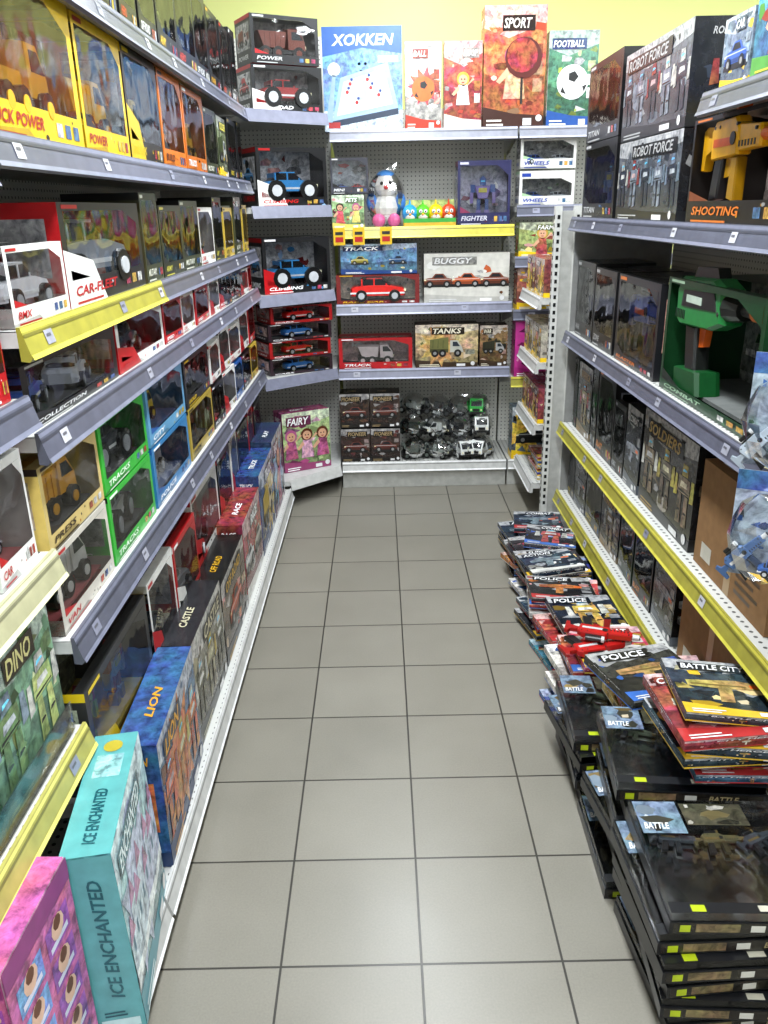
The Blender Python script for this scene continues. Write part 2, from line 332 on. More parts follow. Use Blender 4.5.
def t_robot(mb, H, col):
    c2 = random.choice(['#b8a23a', '#55606c', '#8a2a22', '#c4c4bc', '#2a4a8a'])
    for x in (-1, 1):
        mb.box(x*.1*H-.06*H, -.08*H, 0, x*.1*H+.06*H, .06*H, .2*H, col); mb.box(x*.1*H-.045*H, -.05*H, .2*H, x*.1*H+.045*H, .05*H, .45*H, c2)
        mb.box(x*.24*H-.06*H, -.07*H, .6*H, x*.24*H+.06*H, .07*H, .78*H, c2); mb.box(x*.27*H-.04*H, -.08*H, .35*H, x*.27*H+.04*H, .04*H, .6*H, col)
    mb.extr([(-.12*H, .45*H), (-.2*H, .75*H), (.2*H, .75*H), (.12*H, .45*H)], -.09*H, .08*H, col, ins=.1)
    mb.box(-.1*H, -.11*H, .6*H, .1*H, -.08*H, .7*H, '#b8b040'); mb.extr([(-.07*H, .76*H), (-.08*H, .9*H), (0, .98*H), (.08*H, .9*H), (.07*H, .76*H)], -.07*H, .06*H, c2)
    mb.box(-.05*H, -.08*H, .84*H, .05*H, -.07*H, .87*H, '#60d0ff')
def t_fig(mb, H, col):
    mb.cyl((0, 0, .3*H), 'z', .22*H, .6*H, col, r2=.08*H); mb.cyl((0, 0, .66*H), 'z', .08*H, .14*H, '#e8b795')
    mb.sph((0, 0, .85*H), .13*H, '#e8b795'); mb.sph((0, .03*H, .88*H), .15*H, '#d9a13a')
    for x in (-1, 1): mb.cyl((x*.14*H, 0, .55*H), 'z', .035*H, .28*H, '#e8b795')
def t_dino(mb, L, col):
    mb.extr([(-.5*L, .25*L), (-.2*L, .35*L), (.05*L, .5*L), (.2*L, .7*L), (.42*L, .72*L), (.5*L, .6*L), (.3*L, .52*L), (.28*L, .35*L), (.2*L, .2*L), (.22*L, 0), (.1*L, 0), (.05*L, .15*L), (-.1*L, 0), (-.2*L, 0), (-.15*L, .2*L)], -.06*L, .06*L, col, ins=.15)
def toy(mb, kind, w, d, h, col):
    if kind == 'car': L = min(w*.86, h*2.0, d*2); t_car(mb, L, col)
    elif kind == 'monster': L = min(w*.8, h*1.7, d*1.7); t_car(mb, L, col, True)
    elif kind == 'digger': L = min(w*.84, h*1.2); t_truck(mb, L, col)
    elif kind == 'dump': L = min(w*.84, h*1.5); t_truck(mb, L, col, False)
    elif kind == 'gun': L = min(w*.92, h*1.4); t_gun(mb, L, col)
    elif kind == 'drill': L = min(w*.92, h*1.4); t_drill(mb, L, col)
    elif kind == 'robot':
        n = max(1, int(w/(h*.75))); M0 = mb.M.copy()
        for i in range(n):
            mb.M = M0 @ Matrix.Translation((w*((i+.5)/n-.5), 0, 0)); t_robot(mb, h*.85, col if i % 2 == 0 else random.choice(['#8a8f96', '#3a4048', '#a23b22']))
        mb.M = M0
    elif kind == 'cars':
        n = 2; M0 = mb.M.copy()
        for i in range(n):
            mb.M = M0 @ Matrix.Translation((w*((i+.5)/n-.5), 0, 0)) @ Matrix.Rotation(.25, 4, 'Z'); t_car(mb, min(w*.42, h*1.8), col if i else '#3a5fb0')
        mb.M = M0
    elif kind == 'fig':
        n = max(1, int(w/(h*.5))); M0 = mb.M.copy()
        for i in range(n):
            mb.M = M0 @ Matrix.Translation((w*((i+.5)/n-.5), 0, 0)); t_fig(mb, h*.85, random.choice([col, '#e84a9a', '#7a4ad0', '#f0d040']))
        mb.M = M0
    elif kind == 'dino': t_dino(mb, min(w*.85, h*1.2), col)
D3 = dict(car='car', monster='car', digger='truck', dump='truck', gun='gun', drill='gun', robot='robot', cars='car', fig='fig', dino='dino')

def winbox(w, d, h, frame='#f4c918', inside='#c88030', kind='digger', tcol='#f0b414', title='TRUCK', tc='#d01818', low=.2, up=.08, sd=.05, acc='#111111', endcol=None, backmat=PHOTO, endwin=None, diag=None, film=True, scale=1, ry=None, tx=0, ty=.4):
    mb = MB(); endcol = endcol or frame
    if endwin is None: endwin = False
    x0, x1 = -w/2, w/2
    e = .0015
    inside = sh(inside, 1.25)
    mb.quad((x0, d, 0), (x1, d, 0), (x1, d, h), (x0, d, h), frame)
    bk = d*.82
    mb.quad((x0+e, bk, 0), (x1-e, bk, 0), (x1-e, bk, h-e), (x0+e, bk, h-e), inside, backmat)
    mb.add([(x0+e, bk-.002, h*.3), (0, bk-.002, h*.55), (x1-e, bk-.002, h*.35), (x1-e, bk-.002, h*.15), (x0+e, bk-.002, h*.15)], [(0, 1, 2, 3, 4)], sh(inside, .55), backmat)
    ci = Cv(mb, 'front', w, d, h); n0 = len(mb.v)
    ci.busy(.05, .3, .95, .92, 10, [inside, tcol, acc, '#d0d0d0'], 0, .1)
    for i in range(n0, len(mb.v)): v = mb.v[i]; mb.v[i] = (v[0], v[1]+bk-.004, v[2])
    mb.quad((x0, 0, 0), (x1, 0, 0), (x1, d, 0), (x0, d, 0), acc, MATTE)
    tf = d*.45
    mb.quad((x0, tf, h), (x1, tf, h), (x1, d, h), (x0, d, h), frame)
    mb.quad((x0, 0, h), (x1, 0, h), (x1, tf*.22, h), (x0, tf*.22, h), frame)
    if film: mb.quad((x0, tf*.22, h), (x1, tf*.22, h), (x1, tf, h), (x0, tf, h), '#ffffff', FILM)
    for face, X in (('left', x0), ('right', x1)):
        cv = Cv(mb, face, w, d, h)
        if endwin:
            cv.rect(0, 0, 1, low, frame, 0); cv.rect(0, 1-up, 1, 1, frame, 0)
            a, b = ((0, .35) if face == 'left' else (.65, 1))
            cv.rect(a, low, b, 1-up, frame, 0); cv.rect(0, 0, 1, 1, '#ffffff', 0, FILM)
            cv.text(title, .25, low*.3, .8, low*.7, tc, 2)
        else:
            cv.rect(0, 0, 1, 1, endcol, 0); cv.rect(.08, .3, .92, .85, inside, 1, PHOTO)
            cv.busy(.1, .32, .9, .83, 8, [inside, tcol, frame], 1.2, .1)
            DR[D3[kind]](cv, .5, .55, .3, tcol, 2)
            cv.text(title, .15, .1, .8, .2, tc, 3); cv.rect(0, .92, 1, 1, acc, 1)
    f = Cv(mb, 'front', w, d, h)
    f.rect(0, 0, 1, low, frame, 0); f.rect(0, 1-up, 1, 1, frame, 0)
    f.rect(0, low, sd, 1-up, frame, 0); f.rect(1-sd, low, 1, 1-up, frame, 0)
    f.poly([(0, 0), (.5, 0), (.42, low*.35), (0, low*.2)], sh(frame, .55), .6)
    f.poly([(sd, low), (sd, low+.1), (.25, low)], acc, 1); f.poly([(1-sd, 1-up), (1-sd, .85-up), (.75, 1-up)], frame, 1)
    f.busy(.5, low*.08, .98, low*.9, 5, [frame, acc, tcol], .7, .03)
    if diag: f.poly([(0, 0), (.42, 0), (.3, low+.16), (0, low+.3)], diag, 1)
    if film: f.rect(sd, low, 1-sd, 1-up, '#ffffff', .5, FILM)
    tw = min(.5, .075*len(title)); f.text(title, .07, low*.38, .07+tw, low*.76, tc, 3)
    f.lines(.07, low*.08, .5, low*.28, 1, sh(tc, .8), 3)
    for i in range(3): f.rect(.7+i*.09, low*.3, .76+i*.09, low*.72, random.choice(['#c8c8c4', '#c29a2c', '#a02828', '#3a5a88']), 2, PHOTO)
    f.rect(.04, 1-up*.75, .2, 1-up*.3, tc, 2)
    mb.M = Matrix.Translation((0, d*.4, h*max(low*.35, .04)+.002))
    mb.box(-w*.45, -d*.3, 0, w*.45, d*.38, h*.03, sh(acc, 1.12), MATTE)
    mb.M = Matrix.Translation((tx, d*ty, h*max(low*.35, .04)+.002+h*.03)) @ Matrix.Rotation(random.uniform(-.15, .15) if ry is None else ry, 4, 'Z') @ Matrix.Scale(scale, 4)
    toy(mb, kind, w*(1-2*sd), d, h*(1-low*.35-up-.05), tcol)
    mb.M = Matrix(); return mb

def artbox(w, d, h, bg='#2a62b8', sub='car', scol='#d02020', title='CARS', tc='#ffffff', band=None, acc='#f2c81e', edge=None, n=1, big=False, topart=False, lines=True, photo=True, star=None):
    mb = MB(); edge = edge or bg; pm = PHOTO if photo else CARD
    x0, x1 = -w/2, w/2
    mb.quad((x0, d, 0), (x1, d, 0), (x1, d, h), (x0, d, h), edge); mb.quad((x0, 0, 0), (x1, 0, 0), (x1, d, 0), (x0, d, 0), edge)
    def art(cv, nn, full=True):
        if photo: cv.scene(bg, 0, [bg, bg, scol, acc])
        else: cv.rect(0, 0, 1, 1, bg, 0, pm); cv.busy(.03, .15, .97, .9, 14, [bg, bg, acc], .5, .1)
        cv.poly([(0, .0), (1, .0), (1, .1), (.5, .12), (0, .18)], band or acc, 1.6)
        if (random.random() < .4 if star is None else star): cv.burst(random.uniform(.3, .7), .5, .5, acc, 1.8, k=.6)
        for i in range(nn):
            DR[sub](cv, (i+.5)/nn, .47, (.4 if not big else .48) if nn == 1 else .3, scol if i % 2 == 0 else acc, 3)
        if lines and nn == 1:
            for i in range(3): cv.rect(.8, .3+i*.14, .95, .41+i*.14, sh(random.choice([bg, scol, acc]), random.choice([.6, 1.2])), 2.2, PHOTO)
        if title:
            tw = min(.62, .09*len(title)); u = random.uniform(.05, .9-tw); tt = .91 if cv.H < 1.6*cv.W else .9; tb = tt-min(.12, .9*cv.W*tw/max(1, len(title)*.55)/cv.H)
            cv.rect(u-.02, tb-.02, u+tw+.05, tt+.02, sh(band or bg, .5), 5, PHOTO); cv.text(title, u, tb, u+tw, tt, tc, 6)
        if lines: cv.lines(.06, .02, .4, .09, 2, tc, 5)
        cv.circ(.92, .08, .05, '#e4e4e4', 5)
        if lines: cv.rect(.66, .02, .8, .08, '#e8e8e8', 5)
    art(Cv(mb, 'front', w, d, h), n)
    for fc in ('left', 'right'):
        cv = Cv(mb, fc, w, d, h); cv.rect(0, 0, 1, 1, edge, 0, pm); cv.rect(0, .0, 1, .12, band or acc, 1)
        if d > h*.35: cv.busy(.05, .2, .95, .8, 10, [edge, bg, scol], .5, .12); DR[sub](cv, .5, .45, .36, scol, 2)
        else: cv.rect(.2, .3, .8, .7, scol, 2, PHOTO)
        if title and d > h*.15: cv.text(title, .2, .84, .75, .91, tc, 3)
    cv = Cv(mb, 'top', w, d, h)
    if topart: art(cv, n)
    else:
        cv.rect(0, 0, 1, 1, edge, 0, pm)
        if title: cv.text(title, .25, .35, .55, .58, tc, 2)
    return mb

def carton(w, d, h):
    mb = MB(); mb.box(-w/2, 0, 0, w/2, d, h, '#8f6c48', MATTE)
    for fc in ('left', 'right', 'front', 'top'):
        cv = Cv(mb, fc, w, d, h); cv.rect(.46, 0, .54, 1, '#a88a60', 1); cv.rect(.1, .1, .25, .25, '#c6c2b6', 1)
        cv.lines(.6, .1, .9, .4, 4, '#4a3320', 1)
    return mb

# ---------------------------------------------------------------- room
def simple_plane(name, pts, mat):
    me = bpy.data.meshes.new(name); me.from_pydata(pts, [], [(0, 1, 2, 3)]); me.materials.append(mat)
    ob = bpy.data.objects.new(name, me); scene.collection.objects.link(ob); return ob
def slab(name, a, b, mat):
    me = bpy.data.meshes.new(name)
    p = [(x, y, z) for z in (a[2], b[2]) for y in (a[1], b[1]) for x in (a[0], b[0])]
    me.from_pydata(p, [], [(0, 2, 3, 1), (4, 5, 7, 6), (0, 1, 5, 4), (2, 6, 7, 3), (0, 4, 6, 2), (1, 3, 7, 5)]); me.materials.append(mat)
    ob = bpy.data.objects.new(name, me); scene.collection.objects.link(ob); return ob
def tile_mat():
    m, nt, out = newmat('floor_tiles'); b = pbsdf(nt, out, .28)
    tc = nt.nodes.new('ShaderNodeTexCoord'); mp = nt.nodes.new('ShaderNodeMapping')
    mp.inputs['Location'].default_value = (-.06+6, -1.277+6, 0)
    nt.links.new(tc.outputs['Object'], mp.inputs[0])
    br = nt.nodes.new('ShaderNodeTexBrick'); br.offset = 0; br.squash = 1
    br.inputs['Scale'].default_value = 1; br.inputs['Brick Width'].default_value = .3; br.inputs['Row Height'].default_value = .3
    br.inputs['Mortar Size'].default_value = .0028; br.inputs['Mortar Smooth'].default_value = .2; br.inputs['Bias'].default_value = 0
    br.inputs['Color1'].default_value = C('#7f7b70'); br.inputs['Color2'].default_value = C('#868277'); br.inputs['Mortar'].default_value = C('#322f29')
    nt.links.new(mp.outputs[0], br.inputs['Vector'])
    n = nt.nodes.new('ShaderNodeTexNoise'); n.inputs['Scale'].default_value = 4; n.inputs['Detail'].default_value = 6
    nt.links.new(tc.outputs['Object'], n.inputs['Vector'])
    n2 = nt.nodes.new('ShaderNodeTexNoise'); n2.inputs['Scale'].default_value = 220
    nt.links.new(tc.outputs['Object'], n2.inputs['Vector'])
    ad = nt.nodes.new('ShaderNodeMath'); ad.operation = 'ADD'; nt.links.new(n.outputs['Fac'], ad.inputs[0]); nt.links.new(n2.outputs['Fac'], ad.inputs[1])
    mr = nt.nodes.new('ShaderNodeMapRange'); mr.inputs[1].default_value = .6; mr.inputs[2].default_value = 1.4; mr.inputs[3].default_value = .86; mr.inputs[4].default_value = 1.08
    nt.links.new(ad.outputs[0], mr.inputs[0])
    sc = nt.nodes.new('ShaderNodeVectorMath'); sc.operation = 'SCALE'
    nt.links.new(br.outputs['Color'], sc.inputs[0]); nt.links.new(mr.outputs[0], sc.inputs['Scale']); nt.links.new(sc.outputs[0], b.inputs['Base Color'])
    r = nt.nodes.new('ShaderNodeMapRange'); r.inputs[3].default_value = .25; r.inputs[4].default_value = .42
    nt.links.new(n.outputs['Fac'], r.inputs[0]); nt.links.new(r.outputs[0], b.inputs['Roughness'])
    bp = nt.nodes.new('ShaderNodeBump'); bp.invert = True; bp.inputs['Distance'].default_value = .002; bp.inputs['Strength'].default_value = .6
    nt.links.new(br.outputs['Fac'], bp.inputs['Height']); nt.links.new(bp.outputs[0], b.inputs['Normal'])
    return m
def wall_mat(name, col, rough=.8):
    m, nt, out = newmat(name); b = pbsdf(nt, out, rough)
    n = nt.nodes.new('ShaderNodeTexNoise'); n.inputs['Scale'].default_value = 3
    tc = nt.nodes.new('ShaderNodeTexCoord'); nt.links.new(tc.outputs['Object'], n.inputs['Vector'])
    mx = nt.nodes.new('ShaderNodeMix'); mx.data_type = 'RGBA'; c = C(col)
    mx.inputs[6].default_value = c; mx.inputs[7].default_value = (c[0]*.92, c[1]*.92, c[2]*.9, 1)
    nt.links.new(n.outputs['Fac'], mx.inputs[0]); nt.links.new(mx.outputs[2], b.inputs['Base Color']); return m
XL, XR, YB, YF, ZC = -1.16, 3.0, 5.0, -2.2, 3.0
simple_plane('floor', [(XL, YF, 0), (XR, YF, 0), (XR, YB, 0), (XL, YB, 0)], tile_mat())
wy = wall_mat('wall_paint_lime', '#eaee9c'); ww = wall_mat('wall_paint_white', '#dcdcdc')
slab('wall_back', (XL, YB, 0), (XR, YB+.1, ZC), wy)
slab('wall_left', (XL-.1, YF, 0), (XL, YB, ZC), ww)
slab('wall_right', (XR, YF, 0), (XR+.1, YB, ZC), ww)
slab('wall_front', (XL, YF-.1, 0), (XR, YF, ZC), ww)
slab('ceiling', (XL, YF, ZC), (XR, YB, ZC+.1), ww)
slab('baseboard_back', (XL, YB-.015, 0), (XR, YB, .08), wall_mat('baseboard_grey', '#77756e'))

# lamps
me_m, nt, out = newmat('tube_glow'); em = nt.nodes.new('ShaderNodeEmission'); em.inputs[0].default_value = (.93, .97, 1, 1); em.inputs[1].default_value = 6
nt.links.new(em.outputs[0], out.inputs[0]); MATS.append(me_m); GLOW = len(MATS)-1
for (x, y) in ((.15, -.9), (.15, .7), (.15, 2.3), (.15, 3.8), (1.9, 1.0), (1.9, 3.2)):
    e = bpy.data.objects.new('ceiling_light', None); scene.collection.objects.link(e); e.location = (x, y, ZC)
    mb = MB(); mb.extr([(-.12, 0), (-.09, -.05), (.09, -.05), (.12, 0)], -.62, .62, '#f0f0ec', CARD)
    mb.cyl((-.05, 0, -.07), 'y', .013, 1.18, '#ffffff', GLOW); mb.cyl((.05, 0, -.07), 'y', .013, 1.18, '#ffffff', GLOW)
    mb.obj('housing', parent=e)
    ld = bpy.data.lights.new('tube_light', 'AREA'); ld.shape = 'RECTANGLE'; ld.size = .22; ld.size_y = 1.2; ld.energy = 54 if y < 3.7 else 44; ld.color = (.9, .955, 1)
    lo = bpy.data.objects.new('tube_light', ld); scene.collection.objects.link(lo); lo.parent = e; lo.location = (0, 0, -.1)
w = bpy.data.worlds.new('World'); scene.world = w; w.use_nodes = True
w.node_tree.nodes['Background'].inputs[0].default_value = (.8, .85, .9, 1); w.node_tree.nodes['Background'].inputs[1].default_value = .3

# ---------------------------------------------------------------- shelving
RAILG, RAILY, WHITE = '#5a5c6a', '#a59e3c', '#c9c9c6'
def shelf_mesh(w, depth, rail=RAILG, segs=None, lip=.0, tags=True, tagc='#a4a5b2'):
    mb = MB()
    mb.box(-w/2, 0, -.028, w/2, depth, -.002, WHITE, CARD)
    mb.quad((-w/2, 0, 0), (w/2, 0, 0), (w/2, depth, 0), (-w/2, depth, 0), WHITE, DECK)
    segs = segs or [(0, 1, rail)]
    for a, b, c in segs:
        xa, xb = -w/2+a*w, -w/2+b*w
        prof = [(0, .006), (-.006, .006), (-.02, -.046), (-.014, -.052), (0, -.05)]
        pts = [(xa, y, z) for y, z in prof]+[(xb, y, z) for y, z in prof]
        n = 5; cc = C(c)
        mb.add(pts, [(i, (i+1) % n, n+(i+1) % n, n+i) for i in range(n)]+[(0, 1, 2, 3, 4), (5, 6, 7, 8, 9)], c, PLAS)
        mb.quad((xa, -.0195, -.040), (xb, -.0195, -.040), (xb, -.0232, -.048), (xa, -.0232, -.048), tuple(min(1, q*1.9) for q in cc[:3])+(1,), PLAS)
        mb.quad((xa, -.0068, .004), (xb, -.0068, .004), (xb, -.0085, -.003), (xa, -.0085, -.003), tuple(min(1, q*1.9) for q in cc[:3])+(1,), PLAS)  # highlight painted into the colour along the rail's top edge
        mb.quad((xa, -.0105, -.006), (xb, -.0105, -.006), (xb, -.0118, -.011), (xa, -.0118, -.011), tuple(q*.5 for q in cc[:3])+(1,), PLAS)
    if tags:
        x = -w/2+.08
        while x < w/2-.08:
            def y(z): return -.006-(.006-z)*14/52-.0015
            mb.quad((x, y(-.01), -.01), (x+.036, y(-.01), -.01), (x+.036, y(-.034), -.034), (x, y(-.034), -.034), random.choice([tagc, '#8a8c9e', '#c4c4cc']), CARD)
            mb.quad((x+.006, y(-.016)-.001, -.016), (x+.024, y(-.016)-.001, -.016), (x+.024, y(-.021)-.001, -.021), (x+.006, y(-.021)-.001, -.021), '#65656c', CARD)
            x += random.uniform(.22, .6)
    for sx in (-1, 1):
        X = sx*(w/2-.004)
        mb.add([(X, .03, -.028), (X, depth, -.028), (X, depth, -.11), (X, .1, -.045)], [(0, 1, 2, 3)], WHITE, CARD)
    return mb
def unit(name, loc, rot, w, depth, H, shelves, base=None, baseext=0, posts=2):
    e = bpy.data.objects.new(name, None); scene.collection.objects.link(e); e.location = loc; e.rotation_euler = (0, 0, rot)
    mb = MB(); mb.box(-w/2, depth+.002, .05, w/2, depth+.012, H, WHITE, PEG); mb.obj('back_panel', parent=e)
    for i in range(posts):
        x = -w/2+i*w/(posts-1) if posts > 1 else 0
        x = max(-w/2+.016, min(w/2-.016, x)); mb = MB(); mb.box(x-.015, depth+.014, 0, x+.015, depth+.07, H+.02, WHITE, CARD)
        z = .1
        while z < H: mb.box(x-.003, depth+.0125, z, x+.003, depth+.0135, z+.016, '#151515', MATTE); z += .03
        mb.obj('upright_%d' % (i+1), parent=e)
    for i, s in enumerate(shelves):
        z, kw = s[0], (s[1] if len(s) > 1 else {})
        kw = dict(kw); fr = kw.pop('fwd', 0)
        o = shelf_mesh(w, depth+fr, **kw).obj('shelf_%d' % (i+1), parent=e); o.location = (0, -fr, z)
    if base:
        o = shelf_mesh(w, depth+baseext, rail=WHITE, tags=False).obj('base_deck', parent=e); o.location = (0, -baseext, base)
        mb = MB(); mb.box(-w/2, -baseext+.01, 0, w/2, -baseext+.02, base-.028, '#bcbcb6', CARD); mb.obj('kick_plate', parent=e)
    return e
H90 = math.pi/2
DL = .42
unit('shelving_unit', (-.60, 2.73, 0), H90, 2.74, DL, 2.35,
     [(1.94,), (1.63,), (1.33, dict(segs=[(0, .34, RAILY), (.34, 1, RAILG)])), (1.15,), (.75,), (.37,)], base=.11, baseext=.1, posts=4)
unit('shelving_unit', (-.60, .67, 0), H90, 1.36, DL, 2.35,
     [(1.94,), (1.6,), (1.22,), (.94, dict(rail='#aeab88')), (.57, dict(rail='#aca658'))], base=.11, baseext=.1)
unit('shelving_unit', (.235, 4.42, 0), 0, .93, .42, 2.0,
     [(1.865, dict(rail='#8c8e9a', tags=False)), (1.41, dict(rail='#bcb23a', tags=False)), (1.025, dict(rail='#7a7c8e')), (.68, dict(rail='#7a7c8e'))], base=.15)
unit('shelving_unit', (1.13, 4.42, 0), 0, .84, .42, 2.0,
     [(1.865, dict(rail='#8c8e9a', tags=False)), (1.5,), (1.25,), (.98,), (.62, dict(rail=RAILY))], base=.15)
eR = unit('shelving_unit', (.84, 2.32, 0), -H90, 2.76, .44, 1.56,
     [(1.45,), (.97,), (.55, dict(segs=[(0, 1, RAILY)]))], base=None, posts=4)
mb = MB(); mb.box(-1.384, .012, .02, -1.381, .44, 1.42, '#8a8a88', CARD); mb.obj('end_panel', parent=eR)
unit('shelving_unit', (.84, 1.62, 0), -H90, 1.36, .44, 2.2, [(1.76,)], base=None)
eb = bpy.data.objects.new('shelving_base', None); scene.collection.objects.link(eb)
ZB = .215
o = shelf_mesh(2.76, .44, rail=RAILY).obj('base_deck', parent=eb, loc=(.84, 2.32, ZB), rot=-H90)
mb = MB(); mb.box(-1.38, .01, 0, 1.38, .02, ZB-.03, '#b0b0aa', CARD); mb.obj('kick_plate', parent=eb, loc=(.84, 2.32, 0), rot=-H90)

mb = MB()
for x in (0, .085):
    mb.box(x, 0, 0, x+.03, .035, 1.5, '#deded9', CARD)
    z = .12
    while z < 1.46:
        mb.box(x+.009, -.0015, z, x+.021, -.0005, z+.017, '#111111', MATTE)
        mb.box(x-.0015, .012, z, x-.0005, .024, z+.017, '#111111', MATTE); z += .034
mb.box(.03, .01, .03, .085, .014, 1.48, '#b9b9b4', CARD)
mb.box(-.04, -.01, 0, .16, .045, .03, '#deded9', CARD)
mb.obj('slotted_upright_frame', loc=(.775, 3.76, 0))

ec = bpy.data.objects.new('corner_shelving_unit', None); scene.collection.objects.link(ec)
for i, z in enumerate((1.94, 1.52, 1.105, .69, .15)):
    a, b = ((-.6, 4.11), (-.24, 4.41)) if z > .3 else ((-.5, 4.11), (-.24, 4.36))
    mb = MB(); out_ = [a, b, (-.24, 4.84), (-1.03, 4.84), (-1.03, 4.11)]
    for zz in (z, z-.027): mb.add([(x, y, zz) for x, y in out_], [tuple(range(5))], WHITE, CARD)
    n = 5
    mb.add([(x, y, z) for x, y in out_]+[(x, y, z-.027) for x, y in out_], [(i_, (i_+1) % n, n+(i_+1) % n, n+i_) for i_ in range(n)], WHITE, CARD)
    dx, dy = b[0]-a[0], b[1]-a[1]; l = math.hypot(dx, dy); nx, ny = dy/l, -dx/l
    mb.quad((a[0]+nx*.004, a[1]+ny*.004, z+.006), (b[0]+nx*.004, b[1]+ny*.004, z+.006), (b[0]+nx*.018, b[1]+ny*.018, z-.05), (a[0]+nx*.018, a[1]+ny*.018, z-.05), '#7a7c8e' if z > .3 else WHITE, PLAS)
    mb.obj('shelf_%d' % (i+1), parent=ec)
mb = MB(); mb.box(-1.03, 4.845, 0, -.25, 4.86, 2.35, WHITE, PEG); mb.obj('back_panel', parent=ec)
mb = MB(); mb.box(-1.05, 4.11, 0, -1.035, 4.84, 2.35, WHITE, CARD); mb.obj('side_panel', parent=ec)

# ---------------------------------------------------------------- placement helpers
G = .004
def L(y0, y1, z, mb, name, xf=-.615, r=0, lean=0):
    return mb.obj(name, loc=(xf, (y0+y1)/2, z+.0015), rot=H90+r, lean=lean)
def Rr(y0, y1, z, mb, name, xf=.865, r=0, lean=0):
    return mb.obj(name, loc=(xf, (y0+y1)/2, z+.0015), rot=-H90+r, lean=lean)
def B(x0, x1, z, mb, name, yf=4.445, r=0, lean=0):
    return mb.obj(name, loc=((x0+x1)/2, yf, z+.0015), rot=r, lean=lean)
KN = dict(car='toy_car_box', monster='monster_truck_toy_box', digger='toy_excavator_box', dump='toy_truck_box', gun='toy_gun_box', drill='toy_gun_box', robot='toy_robot_box', cars='toy_car_box', fig='doll_box', dino='dinosaur_toy_box', truck='toy_truck_box', ball='ball_game_box', castle='puzzle_box')
def LW(y0, y1, z, h, d=.2, xf=-.615, r=0, **k): return L(y0, y1, z, winbox(y1-y0-G, d, h, **k), KN[k.get('kind', 'digger')], xf, r)
def LA(y0, y1, z, h, d=.2, xf=-.615, r=0, name=None, **k): return L(y0, y1, z, artbox(y1-y0-G, d, h, **k), name or KN[k.get('sub', 'car')], xf, r)
def RW(y0, y1, z, h, d=.22, xf=.865, r=0, **k): return Rr(y0, y1, z, winbox(y1-y0-G, d, h, **k), KN[k.get('kind', 'digger')], xf, r)
def RA(y0, y1, z, h, d=.22, xf=.865, r=0, name=None, **k): return Rr(y0, y1, z, artbox(y1-y0-G, d, h, **k), name or KN[k.get('sub', 'car')], xf, r)
YEL, RED, BLK, WHT, BLU, GRN, ORG = '#e6be14', '#b4141a', '#141416', '#e4e3de', '#1f559c', '#3ba02a', '#da741a'

def filler(fn, y, yend, z, hs, palette, d=.2, xf=None):
    last = None
    while y < yend-.06:
        w_ = random.uniform(.17, .27)
        if y+w_ > yend-.08: w_ = yend-y
        k = random.choice(palette)
        if k is last: k = random.choice(palette)
        last = k; k = dict(k); h = random.uniform(*hs); kk = {} if xf is None else dict(xf=xf)
        if k.pop('art', False): (LA if fn == 'L' else RA)(y, y+w_, z, h, d, r=random.uniform(-.03, .03), **kk, **k)
        else: (LW if fn == 'L' else RW)(y, y+w_, z, h, d, r=random.uniform(-.03, .03), **kk, **k)
        y += w_+.012
dk = dict(frame=BLK, inside='#6b6a58', acc='#222222')
P_army = [dict(dk, kind='dump', tcol='#6b7640', title='ARMY', tc='#c9c14a', frame='#2b2e20', inside='#9a9a7a'), dict(dk, kind='robot', tcol='#5a6250', title='FORCE', tc='#d8c030', inside='#7c7c60'), dict(dk, kind='car', tcol='#798060', title='MILITARY', tc='#e0e0d0', frame='#3b3f28', inside='#b0b090'), dict(art=True, bg='#7a8460', sub='truck', scol='#3d4a26', title='SOLDIER', tc='#f0e060', edge='#2d3320')]
P_cars = [dict(kind='car', frame=BLK, inside='#b8b8bc', tcol='#c01818', title='RACER', tc='#e8e8e8', acc=RED), dict(kind='car', frame=RED, inside='#75757c', tcol='#e8e8e8', title='SPEED', tc='#ffffff', acc=BLK), dict(kind='car', frame=WHT, inside='#aa4a4a', tcol='#d0d2d6', title='CAR', tc=RED, acc=RED), dict(kind='monster', frame=BLK, inside='#8a8a90', tcol='#2f6fc8', title='RACING', tc='#ffffff', acc=RED, diag=RED), dict(kind='car', frame=WHT, inside='#6a6a70', tcol='#c8c8cc', title='CITY', tc=BLK, acc=BLK, diag=RED), dict(kind='car', frame=WHT, inside='#9a9aa0', tcol=RED, title='TURBO', tc=RED, acc=BLK, diag=RED)]
P_mix = P_cars+[dict(kind='dump', frame=GRN, inside='#405038', tcol='#e0e0e0', title='TRACKS', tc='#ffffff', acc=BLK), dict(kind='digger', frame=BLU, inside='#9ac0e0', tcol=YEL, title='TRUCK', tc='#ffffff', acc=BLK), dict(kind='car', frame='#c8aa40', inside='#7a6040', tcol='#b02020', title='AUTO', tc=BLK, acc=BLK)]
P_dark = [dict(dk, kind='robot', tcol='#50565e', title='ROBOT', tc='#b0b4bc', inside='#54575e'), dict(art=True, bg='#3c3c42', sub='robot', scol='#8a7a5a', title='WARRIOR', tc='#b08840', edge=BLK, acc='#7a6a50', star=False), dict(dk, kind='gun', tcol='#4a7f46', title='GUN', tc='#c8c8c8', inside='#7a6050', frame='#1a2a1c'), dict(art=True, bg='#3a3e44', sub='gun', scol='#8a8f98', title='COMBAT', tc='#d0d0d0', edge='#17181b', acc='#5a6068', star=False), dict(dk, kind='gun', tcol='#d8601c', title='BLAST', tc='#d88030', inside='#3a4a6a')]

